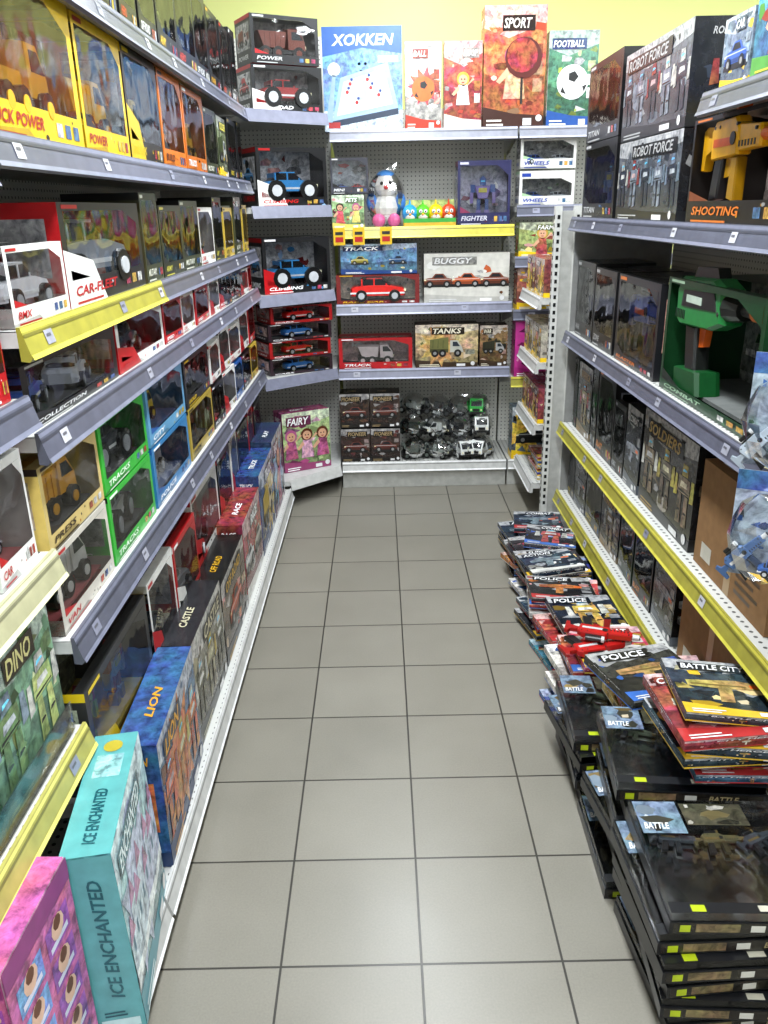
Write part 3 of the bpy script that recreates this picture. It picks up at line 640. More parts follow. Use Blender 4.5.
# ---- left: top shelf 1.94
filler('L', 1.4, 4.05, 1.94, (.26, .3), [dict(dk, kind='dump', tcol='#c98a1c', title='POWER', tc='#d8a020'), dict(dk, kind='robot', tcol='#6a3a2a', title='HERO', tc='#d04020'), dict(dk, kind='car', tcol='#86421c', title='OFF ROAD', tc='#e8e8e8'), dict(dk, kind='digger', tcol='#8a8a50', title='ARMY', tc='#e8c020')])
# ---- left shelf 1.63
LW(.95, 1.36, 1.6, .28, frame=YEL, kind='digger', title='TRUCK', tc=RED, inside='#9ab0a0', acc=BLK)
LW(1.375, 1.88, 1.63, .27, .22, frame=YEL, kind='digger', tcol='#e3a712', title='TRUCK POWER', tc='#a41515', inside='#a8a488', acc='#2a1c10', low=.22, endwin=True, ty=.3)
LW(1.89, 2.22, 1.63, .265, .22, frame=YEL, kind='dump', tcol='#e3b112', title='POWER', tc='#a41515', inside='#b07838', acc=BLK, endwin=True)
LW(2.23, 2.56, 1.63, .265, .22, frame='#2a2620', kind='digger', tcol='#e0c040', title='TRUCK', tc='#e0c020', inside='#8a8878', acc=YEL, diag='#d9b51a')
LW(2.57, 2.86, 1.63, .26, frame=ORG, kind='digger', tcol='#e89a1a', title='BUILD', tc='#3a1010', inside='#7a5a40', acc=BLK)
LW(2.87, 3.2, 1.63, .255, frame='#c86a18', kind='dump', tcol='#e8b01a', title='TRUCK', tc='#ffffff', inside='#604838', acc=BLK)
filler('L', 3.21, 4.05, 1.63, (.2, .25), P_army)
# ---- left shelf 1.33
LW(1.375, 1.64, 1.33, .13, .2, frame=WHT, kind='car', tcol='#e8e8ec', title='BMX', tc=RED, inside='#8a2020', acc=RED, low=.25, endwin=True, xf=-.608, ty=.32)
LW(1.66, 2.22, 1.33, .2, .34, frame='#18181a', kind='car', tcol='#9a9ea6', title='CAR-FLEET', tc='#b8141a', inside='#65656c', acc=RED, low=.26, endcol='#b2151b', diag=WHT, ty=.28, scale=1.1)
filler('L', 2.24, 3.2, 1.33, (.18, .24), P_army[:3]+P_cars[2:3]+P_army[:3])
filler('L', 3.22, 4.05, 1.33, (.18, .24), P_army+P_mix[-1:])
# ---- left shelf 1.15 (gap .14)
LW(1.375, 1.9, 1.15, .115, .24, frame=BLK, kind='cars', tcol='#c8ccd2', title='COLLECTION', tc='#d8d8d8', inside='#6a6c74', acc='#222228', low=.16, endwin=True, ty=.3)
LW(1.91, 2.34, 1.15, .125, .24, frame=WHT, kind='car', tcol='#3a4c5a', title='RACE', tc=RED, inside='#9a3a3a', acc=RED, endcol=RED, diag=RED, ty=.3)
filler('L', 2.36, 4.05, 1.15, (.105, .125), P_cars, d=.25)
# ---- left shelf .75, two tiers
LW(1.375, 1.69, .75, .165, .25, frame='#c8c2b6', kind='dump', tcol='#e8e8e2', title='VAN', tc=RED, inside='#7a5250', acc=RED, endcol='#a8a090', endwin=True, ty=.32)
LW(1.375, 1.69, .92, .165, .25, frame='#c8b070', kind='dump', tcol='#e0a018', title='PRESS', tc='#2a1a10', inside='#9a7a40', acc='#2a2420', endcol='#e6c96e', ty=.32)
for z in (.75, .92): LW(1.70, 2.06, z, .165, .25, frame='#2ea832', kind='monster', tcol='#dfe3e0' if z < .8 else '#40444a', title='TRACKS', tc='#eafbe6', inside='#3f5a3c', acc=BLK, endcol='#38b43a', ty=.33)
LW(2.08, 2.5, .75, .165, .25, frame='#2f76ac', kind='dump', tcol='#c8c8cc', title='POLICE', tc='#ffffff', inside='#a8c8dc', acc=BLU)
LW(2.08, 2.5, .92, .165, .25, frame='#5d97be', kind='digger', tcol='#e0c030', title='CITY', tc='#ffffff', inside='#8aaac0', acc=BLU)
LW(2.52, 2.9, .75, .165, .25, frame='#a89038', kind='dump', tcol='#6c3a14', title='FARM', tc=BLK, inside='#6a5030', acc=BLK)
LW(2.52, 2.9, .92, .15, .25, frame='#26262a', kind='car', tcol='#c8a018', title='GOLD', tc='#e8c018', inside='#5a5030', acc=BLK)
filler('L', 2.92, 4.05, .75, (.15, .165), P_cars+P_mix, d=.25); filler('L', 2.92, 4.05, .92, (.13, .17), P_cars, d=.25)
# ---- left shelf .37
LW(1.375, 1.82, .37, .25, .25, frame='#2a2a2a', kind='robot', tcol='#a7c84a', title='BEN', tc='#e8c820', inside='#9aaa78', acc='#e8c820', diag='#c8aa20', ty=.25, xf=-.6)
LW(1.84, 2.1, .37, .26, .25, frame=WHT, kind='monster', tcol='#4a5664', title='4x4', tc=RED, inside='#9aa0a8', acc='#b8141a', diag='#b8141a', endwin=True, xf=-.6, ty=.3)
LW(2.11, 2.4, .37, .25, .25, frame='#b4141a', kind='car', tcol='#b8bcc2', title='AUTO', tc='#ffffff', inside='#8a9098', acc='#e4e3de', diag='#e4e3de', xf=-.6, ty=.3)
LW(2.42, 2.85, .37, .28, .25, frame=WHT, kind='car', tcol='#5c6066', title='DRIFT', tc=RED, inside='#828488', acc=RED, diag=RED)
filler('L', 2.87, 4.05, .37, (.24, .29), P_cars, d=.25)
# ---- left base deck (.11) front X=-.5
BX = -.52
mb = artbox(.34, .085, .4, bg='#a4ccd0', sub='castle', scol='#c0d4de', title='ENCHANTED', tc='#e8f8f8', band='#4a96a4', acc='#b8c4dc', edge='#5aa7a6', n=2)
cv = Cv(mb, 'left', .34, .085, .4); cv.rect(0, 0, 1, 1, '#62aaad', 4); cv.text('ICE ENCHANTED', .42, .2, .7, .88, '#1c5f68', 6, vert=True); cv.rect(.1, .02, .9, .07, '#c8e8e8', 5); cv.lines(.2, .09, .8, .13, 2, '#14505c', 6)
cv = Cv(mb, 'top', .34, .085, .4); cv.rect(0, 0, 1, 1, '#5ba4a4', 4); cv.text('ICE ENCHANTED', .08, .35, .5, .62, '#0e5560', 6); cv.circ(.88, .5, .22, '#b8a838', 6); cv.rect(.6, .2, .8, .8, '#8ac4c4', 5, PHOTO)
mb.obj('puzzle_box', loc=(-.478, 1.235, .113), rot=H90+.14, lean=-.03)
mb = artbox(.42, .09, .33, bg='#4d6a90', sub='robot', scol='#c8641c', title='LION', tc='#e0a01c', band='#1b3560', acc='#c06a20', edge='#1f4f88', n=3)
mb.obj('toy_robot_box', loc=(-.505, 1.66, .113), rot=H90+.04)
LA(1.89, 2.3, .11, .32, .1, xf=BX, bg='#8a8678', sub='robot', scol='#6a6a5a', title='CASTLE', tc='#c8c0a0', band='#2a2a28', acc='#9c9478', edge='#26262a', n=3)
LA(2.31, 2.75, .11, .29, .1, xf=BX, bg='#6a5a48', sub='car', scol='#b8481c', title='OFF ROAD', tc='#d0a020', band=BLK, acc='#a8791c', edge='#1a1a1a')
LA(2.76, 3.2, .11, .32, .1, xf=BX, bg='#a84a48', sub='car', scol='#d8d8d8', title='RACE', tc='#ffffff', band='#d8d6d0', acc='#c8c4b8', edge='#8a2226', n=2)
LA(3.21, 3.65, .11, .36, .1, xf=BX, bg='#345890', sub='truck', scol='#c8a830', title='TRUCK', tc='#ffffff', band='#123468', acc='#c0a030', edge='#1c4480')
LA(3.66, 4.05, .11, .38, .1, xf=BX, bg='#31506a', sub='fig', scol='#a03a5a', title='PLAY', tc='#ffffff', band='#5a2050', acc='#7ab0d0', edge='#2a3a5a')
# near section contents
for y in (.33, .54): LA(y, y+.2, .11, .3, .09, xf=BX, name='doll_box', bg='#d45a94', sub='fig', scol='#f4f0a0', title='PRINCESS', tc='#ffffff', band='#b82a72', acc='#7cd0e8', edge='#e060a0')
def dollbox(w_, d_, h_):
    mb = artbox(w_, d_, h_, bg='#cc7aa8', sub='fig', scol='#5aa8e0', title='', tc='#ffffff', band='#a43a7a', acc='#d8c4d8', edge='#b84a8c', n=2, star=False)
    for fc in ('left', 'front'):
        cv = Cv(mb, fc, w_, d_, h_); cv.rect(0, 0, 1, 1, '#c05896', 5, PHOTO); cv.rect(0, .9, 1, 1, '#8c3a78', 7.2)
        for i in range(5):
            for a, b, col in ((.1, .46, '#6c9ade'), (.54, .9, '#9b4aae')):
                cv.rect(a, .06+i*.165, b, .19+i*.165, col, 6, PHOTO); cv.rect(a+.04, .075+i*.165, b-.04, .1+i*.165, '#d8d8ec', 6.4)
                cv.circ((a+b)/2, .145+i*.165, .1 if fc == 'front' else .12, '#e2b8a0', 6.8, n=10); cv.circ((a+b)/2, .165+i*.165, .06, '#6a3a20', 7, n=8)
    return mb
dollbox(.22, .06, .415).obj('doll_box', loc=(-.54, .935, .113), rot=H90-.04)
dollbox(.22, .06, .415).obj('doll_box', loc=(-.615, .935, .113), rot=H90-.04)
LA(1.05, 1.33, .57, .29, .14, xf=-.62, name='dinosaur_toy_box', bg='#6f9a7a', sub='robot', scol='#5a7a4a', title='DINO', tc='#f0e8a0', band='#4a3a20', acc='#a8b86a', edge='#5c8a6a', n=2, star=False)
filler('L', .4, 1.04, .57, (.24, .3), [dict(art=True, bg='#4a7a4a', sub='dino', scol='#8a5a2a', title='JURASSIC', tc='#f0c020', edge='#2a4a2a')])
filler('L', .3, 1.33, .94, (.18, .23), P_mix); filler('L', .3, 1.33, 1.22, (.2, .26), P_cars)
mb = MB(); mb.box(-.3, 0, 0, .3, .0025, .06, '#ffffff', FILM); mb.obj('shelf_divider', loc=(-.607, 1.03, .577), rot=H90)

# ---- corner
CR = .5
def CB(z, mb, name, off=0): return mb.obj(name, loc=(-.415+off, 4.315+off*.4, z+.0015), rot=CR)
CB(1.94, winbox(.36, .2, .2, frame=BLK, kind='monster', tcol='#a82020', title='OFF-ROAD', tc='#ffffff', inside='#8a8a90', acc=RED, diag=WHT, ry=0, ty=.3), 'monster_truck_toy_box')
CB(2.145, winbox(.34, .2, .2, frame='#1a1a1c', kind='dump', tcol='#7a3a2a', title='POWER', tc='#d0d0d0', inside='#6a6662', acc=RED), 'toy_truck_box')
CB(1.52, winbox(.37, .24, .27, frame=BLK, kind='monster', tcol='#3f96d8', title='CLIMBING', tc='#c01818', inside='#b4b4ba', acc=RED, diag=WHT, ry=0, low=.16, ty=.3, scale=1.08), 'monster_truck_toy_box')
CB(1.105, winbox(.37, .24, .27, frame='#1a1a1c', kind='monster', tcol='#3f96d8', title='CLIMBING', tc='#ffffff', inside='#a4a4aa', acc=RED, diag=RED, ry=0, low=.16, ty=.3, scale=1.08), 'monster_truck_toy_box')
for i in range(4): CB(.69+i*.088, winbox(.36-.01*(i % 2), .2, .084, frame='#a0181c' if i % 2 else '#302028', kind='car', tcol='#d8201c' if i % 2 else '#3878c0', title='CARS', tc='#ffffff', inside='#b07070', acc=BLK, low=.16, up=.05, ry=.1, ty=.28, scale=1.15), 'toy_car_box', random.uniform(-.01, .01))
CB(.15, artbox(.28, .12, .33, bg='#a8c080', sub='fig', scol='#b04a80', title='FAIRY', tc='#ffffff', band='#98406e', acc='#d8a0c0', edge='#98406e', n=3), 'doll_box')

# ---- back shelves
mb = artbox(.385, .09, .455, bg='#3f7fcc', sub='fig', scol='#dfe9f4', title='', tc='#ffffff', band='#cfe2f4', acc='#a8ccf0', edge='#2a5ca8', n=1, photo=False, lines=False, star=False)
cv = Cv(mb, 'front', .385, .09, .455); cv.rect(0, 0, 1, 1, '#6294ca', 5, PHOTO); cv.rect(0, .0, 1, .2, '#c6d8e8', 5.5, PHOTO); cv.poly([(0, .72), (.5, .8), (1, .74), (1, 1), (0, 1)], '#2d5aa0', 6)
cv.text('XOKKEN', .12, .82, .9, .93, '#e8f0f8', 7); cv.poly([(.1, .1), (.95, .22), (.82, .66), (.22, .52)], '#98b4d4', 7); cv.poly([(.16, .15), (.88, .26), (.77, .6), (.26, .48)], '#d4dce8', 8)
cv.poly([(.1, .1), (.95, .22), (.95, .16), (.1, .04)], '#26344a', 7); cv.poly([(.45, .3), (.55, .32), (.53, .5), (.46, .49)], '#a8b8d4', 8.5)
for u, v in ((.3, .38), (.42, .28), (.6, .42), (.7, .35), (.56, .5), (.34, .46)): cv.circ(u, v, .022, '#b02828', 9); cv.circ(u+.02, v+.04, .018, '#1a3a80', 9)
cv.poly([(.02, .1), (.12, .55), (.16, .54), (.1, .08)], '#90aac8', 9); cv.circ(.14, .6, .08, '#d0dce8', 9, PHOTO); cv.rect(.05, .03, .2, .09, '#a83030', 9); cv.rect(.7, .66, .95, .72, '#e8eef4', 9)
B(-.255, .135, 1.865, mb, 'board_game_box')
B(.145, .325, 1.865, artbox(.175, .1, .385, bg='#d4d0c8', sub='ball', scol='#d86a2c', title='BALL', tc='#f0e0d0', band='#b83018', acc='#c84a2c', edge='#d8d4cc', n=1), 'ball_game_box')
B(.335, .525, 1.865, artbox(.185, .1, .385, bg='#c8402f', sub='fig', scol='#f2efe8', title='HOOP', tc='#ffffff', band='#d8c8c0', acc='#e09830', edge='#b83020', n=1), 'ball_game_box')
mb = artbox(.3, .14, .53, bg='#d8662c', sub='fig', scol='#e0a87a', title='SPORT', tc='#f4ece0', band='#3a1a10', acc='#b84424', edge='#a84a1c', photo=True, star=False)
cv = Cv(mb, 'front', .3, .14, .53); cv.circ(.64, .58, .3, '#5a1c14', 6); cv.circ(.62, .6, .25, '#a02c1c', 7, PHOTO); cv.rect(.6, .2, .64, .42, '#26201c', 6)
B(.53, .83, 1.865, mb, 'boxing_set_box')
B(.84, 1.09, 1.865, artbox(.24, .1, .42, bg='#4a8a6a', sub='ball', scol='#f0f0f0', title='FOOTBALL', tc='#ffffff', band='#1f4f98', acc='#a8c04a', edge='#e0e0dc', star=False), 'ball_game_box')
B(-.235, -.045, 1.575, winbox(.19, .14, .17, frame='#3a3a44', kind='cars', tcol='#c8201c', title='MINI', tc='#f0f0f0', inside='#92a0ae'), 'toy_car_box')
B(-.235, -.07, 1.41, artbox(.165, .14, .16, bg='#9ac080', sub='fig', scol='#c83a4a', title='PETS', tc='#ffffff', n=2, acc='#d8c860', edge='#d8d8d0'), 'figurine_set_box')
def bag(w_, h_, d_, inner, jit=.04):
    mb = MB(); inner(mb)
    mb.sph((0, 0, h_*.5), .5, '#ffffff', FILM, sx=w_, sy=d_, sz=h_, nu=14, nv=10, jit=jit)
    mb.add([(-w_*.2, 0, h_*.93), (w_*.2, 0, h_*.93), (w_*.3, .01, h_*1.15), (-w_*.3, -.01, h_*1.15)], [(0, 1, 2, 3)], '#ffffff', FILM); return mb
def plush(mb):
    mb.sph((0, 0, .09), .07, '#d8d4cc', sz=1.1); mb.sph((0, -.01, .2), .062, '#e8e2da'); mb.sph((0, 0, .245), .05, '#4a86c8', sz=.6)
    for x in (-1, 1):
        mb.sph((x*.075, -.02, .12), .028, '#3f78c0', sz=1.6); mb.sph((x*.04, -.05, .03), .035, '#c85a8a'); mb.sph((x*.022, -.068, .21), .009, '#101010')
    mb.sph((0, -.075, .19), .012, '#c04040')
bag(.2, .27, .18, plush).obj('bagged_plush_toy', loc=(.045, 4.56, 1.415))
def egg(col, beak):
    mb = MB(); mb.sph((0, 0, .05), .05, col, sz=1.1); mb.sph((0, -.02, .03), .033, '#efe8d8', sz=.8)
    for x in (-1, 1): mb.sph((x*.015, -.044, .062), .012, '#ffffff'); mb.sph((x*.015, -.054, .062), .005, '#000000')
    mb.cyl((0, -.055, .045), 'y', .001, .02, beak, n=8, r2=.01); mb.cyl((0, 0, .115), 'z', .01, .04, col, r2=.002)
    mb.cyl((0, 0, .0), 'z', .03, .006, '#f0a020'); return mb
mb = MB(); mb.box(-.135, 0, 0, .135, .11, .02, '#c8a030', CARD); mb.quad((-.135, 0, .02), (.135, 0, .02), (.135, 0, .04), (-.135, 0, .04), '#3a9a3a')
mb.quad((-.135, .11, .02), (.135, .11, .02), (.135, .11, .13), (-.135, .11, .13), '#b8c870', PHOTO)
for i, (c_, b_) in enumerate((('#2f9ad8', '#f0a020'), ('#58b828', '#f0a020'), ('#f0cc18', '#e06a10'), ('#d84a28', '#f0a020'))):
    mb.M = Matrix.Translation((-.1+i*.067, .055, .023)) @ Matrix.Scale(.82, 4); e_ = egg(c_, b_)
    n0 = len(mb.v); mb.v += [tuple(mb.M @ Vector(p)) for p in e_.v]; mb.f += [tuple(i_+n0 for i_ in f) for f in e_.f]; mb.m += e_.m; mb.c += e_.c
mb.M = Matrix()
B(.14, .395, 1.41, mb, 'bird_toy_set')
B(.41, .68, 1.41, winbox(.27, .14, .31, frame='#2a2a52', kind='robot', tcol='#7a6aa8', title='FIGHTER', tc='#c8c8d8', inside='#6a6a98', acc='#803050'), 'toy_robot_box')
for z in (1.5, 1.675): B(.73, 1.0, z, winbox(.28, .14, .165, frame='#dcdbd6', kind='cars', tcol='#b8bcc2', title='WHEELS', tc='#1f3fa0', inside='#808080', acc='#a8c8a0', low=.28, up=.22, ty=.28), 'toy_car_box')
for x in (-.2, -.1, .04):
    mb = MB(); mb.box(-.03, 0, -.085, .03, .001, 0, '#d8b020', CARD)
    mb.quad((-.02, -.001, -.035), (.02, -.001, -.035), (.02, -.001, -.02), (-.02, -.001, -.02), '#222222'); mb.quad((-.02, -.001, -.07), (.02, -.001, -.07), (.02, -.001, -.045), (-.02, -.001, -.045), '#b01818')
    mb.obj('price_sign', loc=(x, 4.392, 1.415))
mb = artbox(.4, .14, .15, bg='#5a90b8', sub='car', scol='#b8a838', title='TRACK', tc='#ffffff', acc='#2a5a8a', band='#1a4080', edge='#2a6098', n=2); B(-.2, .2, 1.18, mb, 'race_track_toy_box')
B(-.235, .22, 1.025, winbox(.44, .16, .15, frame='#7a1c1c', kind='car', tcol='#e02018', title='RACE CAR', tc='#f0c020', inside='#c09a70', acc=BLK, low=.14, up=.05, ry=0, ty=.3, scale=1.15), 'toy_car_box')
B(.235, .69, 1.025, artbox(.45, .12, .25, bg='#d0cec6', sub='car', scol='#7a3a22', title='BUGGY', tc='#d8d8d8', band='#b8b6b0', acc='#c05a2c', edge='#c8c6c0', n=3, photo=False, star=False), 'toy_car_box')
B(-.235, .18, .68, winbox(.4, .18, .165, frame='#b8141c', kind='dump', tcol='#e8d8d8', title='TRUCK', tc='#ffffff', inside='#9a4a4a', acc=BLK, low=.22, ry=0, ty=.3), 'toy_truck_box')
B(.19, .53, .68, artbox(.34, .14, .23, bg='#ccb080', sub='truck', scol='#6a6a3a', title='TANKS', tc='#f0e8d0', band='#3a2a1a', acc='#c89850', edge='#3a3024', n=1), 'toy_tank_box')
B(.54, .69, .68, artbox(.15, .14, .22, bg='#8a6a40', sub='truck', scol='#2a2a1a', title='WAR', tc='#f0e8d0', band='#3a2a1a', acc='#a06a30', edge='#3a3024'), 'toy_tank_box')
for i in range(2):
    for j in range(2): B(-.235+j*.17, -.07+j*.17, .15+i*.2, artbox(.165, .15, .19, bg='#3c2a24', sub='car', scol='#6a3228', title='PIONEER', tc='#a89068', band='#1a1412', acc='#5a3a2a', edge='#181210', star=False), 'toy_car_box')
def bt(col, face=False, L_=.2):
    def f(mb):
        mb.M = Matrix.Rotation((-H90+random.uniform(-.35, .35)) if face else random.choice([-.5, .4, 2.8, -2.7])+random.uniform(-.3, .3), 4, 'Z'); t_truck(mb, L_, col, False); mb.M = Matrix()
    return f
rows = [(.154, .2, .125, 4.50, ['#5a625c', '#8a908a', '#f0f2ee', '#f0f2ee']), (.262, .18, .13, 4.56, ['#3a423c', '#dfe2de', '#2c2e30', '#f0f2ee']), (.365, .19, .125, 4.62, ['#9aa09a', '#3a3e40', '#55605a', '#2fc24a'])]
for row, (z, x0, st, yy, cl) in enumerate(rows):
    for i, c_ in enumerate(cl):
        fc_ = c_ in ('#f0f2ee', '#2fc24a')
        bag(.14, .118, .2, bt(c_, fc_, .19 if fc_ else .165), jit=.03).obj('bagged_toy_truck', loc=(x0+i*st+random.uniform(-.01, .01), yy+random.uniform(-.015, .015), z+(random.uniform(0, .02) if row else 0)), rot=random.uniform(-.25, .25), tilt=random.uniform(-.15, .15) if row and not fc_ else 0)
B(.72, .98, 1.25, artbox(.24, .12, .17, bg='#98a860', sub='fig', scol='#b04a3a', title='FARM', tc='#ffffff'), 'figurine_set_box', yf=4.43)
B(.72, .98, .98, artbox(.24, .12, .22, bg='#a85a4a', sub='fig', scol='#e0d0a0', title='KIT', tc='#ffffff'), 'craft_kit_box', yf=4.43)
B(.72, .98, .62, artbox(.24, .12, .3, bg='#c83a94', sub='fig', scol='#e090c0', title='DOLL', tc='#ffffff', acc='#b02a80', edge='#c83a94', photo=False), 'doll_box', yf=4.43)
B(.72, .98, .15, artbox(.24, .12, .3, bg='#6a7a88', sub='car', scol='#2a2a2a', title='AUTO', tc='#ffffff'), 'toy_car_box', yf=4.43)

es = bpy.data.objects.new('side_rack', None); scene.collection.objects.link(es)
for i, z in enumerate((.2, .5, .8, 1.1)):
    o = shelf_mesh(.5, .25, rail=WHITE, tags=False).obj('shelf_%d' % (i+1), parent=es, loc=(.75, 4.1, z), rot=-H90)
mb = MB(); mb.box(1.0, 3.85, 0, 1.01, 4.35, 1.4, WHITE, PEG); mb.obj('back_panel', parent=es)
for i, z in enumerate((.5, .8, 1.1)):
    for j in range(2): RA(3.87+j*.23, 4.09+j*.23, z, .17, .16, xf=.76, bg=['#983a4a', '#b8b0a0', '#8a4a3a'][i], sub='fig', scol='#b8a040', title='TOY', tc='#ffffff', name='figurine_set_box')
def flatbox(w_, d_, h_, **k): return artbox(w_, d_, h_, topart=True, **k)
for i in range(6): flatbox(.2, .22, .018, bg=['#d8d8d0', '#3a62a8', '#a83a3a'][i % 3], sub='fig', scol='#c8a840', title='PUZZLE', tc='#ffffff').obj('flat_puzzle_box', loc=(.88, 3.9+.01*(i % 3), .202+i*.0195), rot=.04*(i % 3)-.04)

# ---- right run
def two(y0, y1, z, h1, h2, a, b, d=.26):
    (RA if a.pop('art', 0) else RW)(y0, y1, z, h1, d, **a); (RA if b.pop('art', 0) else RW)(y0, y1, z+h1+.003, h2, d, **b)
gre = dict(art=True, bg='#585c64', sub='robot', scol='#2a3240', title='ROBOT FORCE', tc='#b6b6b6', band='#1c1d20', acc='#7a8492', edge='#1c1d21', n=5, star=False)
two(3.18, 3.66, 1.45, .28, .28, dict(dk, kind='robot', tcol='#4a6a9a', title='TITAN', tc='#c8c8c8', inside='#5c5e64'), dict(dk, kind='robot', tcol='#8a5a3a', title='TITAN', tc='#c8c8c8', inside='#5c5e64'))
two(2.5, 3.14, 1.45, .25, .27, dict(gre), dict(gre))
mb = winbox(.62, .26, .26, frame='#141012', kind='gun', tcol='#f2b212', title='SHOOTING', tc='#e07828', inside='#7a5a40', acc='#7a3a18', low=.22, up=.04, sd=.02, endwin=False, film=False, scale=1.28, ry=0, endcol='#1a1614', tx=-.09, ty=.12)
Rr(1.8, 2.42, 1.45, mb, 'toy_gun_box')
RW(1.2, 1.78, 1.45, .25, .24, frame='#141012', kind='gun', tcol='#f2b212', title='SHOOTING', tc='#f07818', inside='#7a5a40', acc='#7a3a18')
RA(1.62, 2.1, 1.76, .28, .22, bg='#4a9ac8', sub='fig', scol='#d03a3a', title='HERO', tc='#e0d040', acc='#58a040', edge='#2a5a8a', n=2, star=False)
RA(1.1, 1.6, 1.76, .28, .22, bg='#38a04a', sub='fig', scol='#e0c02a', title='FUN', tc='#ffffff', n=2)
RA(2.11, 2.28, 1.76, .16, .2, bg='#7a8a9a', sub='car', scol='#3a62b8', title='CAR', tc='#ffffff')
# shelf .97
RW(3.36, 3.66, .97, .31, .24, **dict(dk, kind='robot', tcol='#5a5e62', title='WAR', tc='#b0b0b0', inside='#5a5c62'))
RW(3.05, 3.35, .97, .3, .24, **dict(dk, kind='gun', tcol='#d8a02a', title='ZONE', tc='#b0b0b0', inside='#64666c'))
RW(2.56, 3.02, .97, .3, .25, frame='#1c1c20', kind='gun', tcol='#2f52b0', title='BLASTER', tc='#e07828', inside='#e0784c', acc='#202024', low=.1, ry=0, scale=1.1, ty=.18)
RW(1.84, 2.5, .97, .33, .3, frame='#123c1e', kind='drill', tcol='#1f7a3a', title='COMBAT', tc='#a8c8a8', inside='#3a4a3c', acc='#0c1c10', low=.09, up=.05, sd=.03, endwin=False, film=False, scale=1.25, ry=0, ty=.14, tx=-.05)
Rr(1.5, 1.8, .97, carton(.29, .25, .12), 'cardboard_carton'); Rr(1.1, 1.45, .97, carton(.34, .25, .25), 'cardboard_carton')
# shelf .55
for a, b in ((3.34, 3.66), (3.0, 3.33), (2.66, 2.99)): filler('R', a, b, .55, (.26, .34), P_dark, d=.26, xf=.88)
RA(2.16, 2.64, .55, .32, .26, xf=.88, bg='#4a4844', sub='robot', scol='#7a6a54', title='SOLDIERS', tc='#b09040', band='#1a1a1a', acc='#6a6050', edge='#1c1c1e', n=3, star=False)
Rr(1.66, 2.12, .55, carton(.45, .3, .3), 'cardboard_carton', xf=.88); Rr(1.1, 1.62, .55, carton(.5, .3, .26), 'cardboard_carton', xf=.88)
filler('R', 2.2, 3.66, ZB, (.22, .28), P_dark+P_army[:2], d=.26, xf=.88)
Rr(1.7, 2.16, ZB, carton(.44, .3, .25), 'cardboard_carton', xf=.88); Rr(1.15, 1.66, ZB, carton(.48, .3, .27), 'cardboard_carton', xf=.88)

# ---- floor piles
pal = [('#2e5ca4', 'gun', '#b03a30'), ('#b8302c', 'car', '#d8d0c8'), ('#d8d4cc', 'gun', '#2a5298'), ('#2a2c30', 'gun', '#b86a2c'), ('#34343a', 'gun', '#9a2c24'), ('#c8702c', 'truck', '#203a5a'), ('#3a3a44', 'robot', '#b03a3a'), ('#26384a', 'gun', '#70808a'), ('#1f2a3a', 'robot', '#c09a3a'), ('#3f8a9a', 'car', '#c8a830')]
def pile(xc, yc, w_, d_, n_, hh, name, palette, z0=0, rr=.25, jx=.02, titles=('SUPER GUN', 'HERO', 'POLICE', 'COMBAT', 'ACTION'), tl=.03):
    z = z0+.001
    for i in range(n_):
        bg, sub, sc_ = random.choice(palette); h = random.uniform(*hh); t = (i/max(1, n_-1))*tl
        flatbox(w_*random.uniform(.8, 1), d_*random.uniform(.8, 1), h, bg=bg, sub=sub, scol=sc_, title=random.choice(titles), tc='#e8e8e8', acc=random.choice(['#d8b030', '#b03030', '#3a6ab8', '#d8d8d0']), star=False).obj(name, loc=(xc+random.uniform(-jx, jx), yc-d_/2+random.uniform(-jx, jx), z+t*w_*.4), rot=random.uniform(-rr, rr)*.6, tilt=random.uniform(-t, t), lean=random.uniform(-t, t))
        z += h+.0015
    return z
pile(.69, 3.46, .26, .24, 7, (.016, .026), 'flat_toy_box', pal, rr=.3, tl=.06)
pile(.67, 3.22, .26, .24, 8, (.016, .024), 'flat_toy_box', pal, rr=.5, tl=.1)
pile(.69, 2.98, .26, .24, 8, (.016, .026), 'flat_toy_box', pal, rr=.45, tl=.1)
pile(.66, 2.74, .26, .24, 8, (.016, .024), 'flat_toy_box', pal, rr=.5, tl=.1)
pile(.69, 2.5, .26, .24, 8, (.016, .026), 'flat_toy_box', pal, rr=.4, tl=.1)
zt = pile(.68, 2.22, .28, .28, 9, (.018, .028), 'flat_toy_box', [pal[2], pal[1], pal[0], pal[2]], rr=.35, tl=.03)
for (gx, gy, gr) in ((.61, 2.12, .25), (.69, 2.16, -.35)):
    mb = MB(); mb.M = Matrix.Rotation(H90, 4, 'X'); t_gun(mb, .22, '#b81c1a', '#c8c8c8'); mb.M = Matrix()
    mb.obj('toy_gun', loc=(gx, gy+.12, zt+.02+(.026 if gr < 0 else 0)), rot=gr)
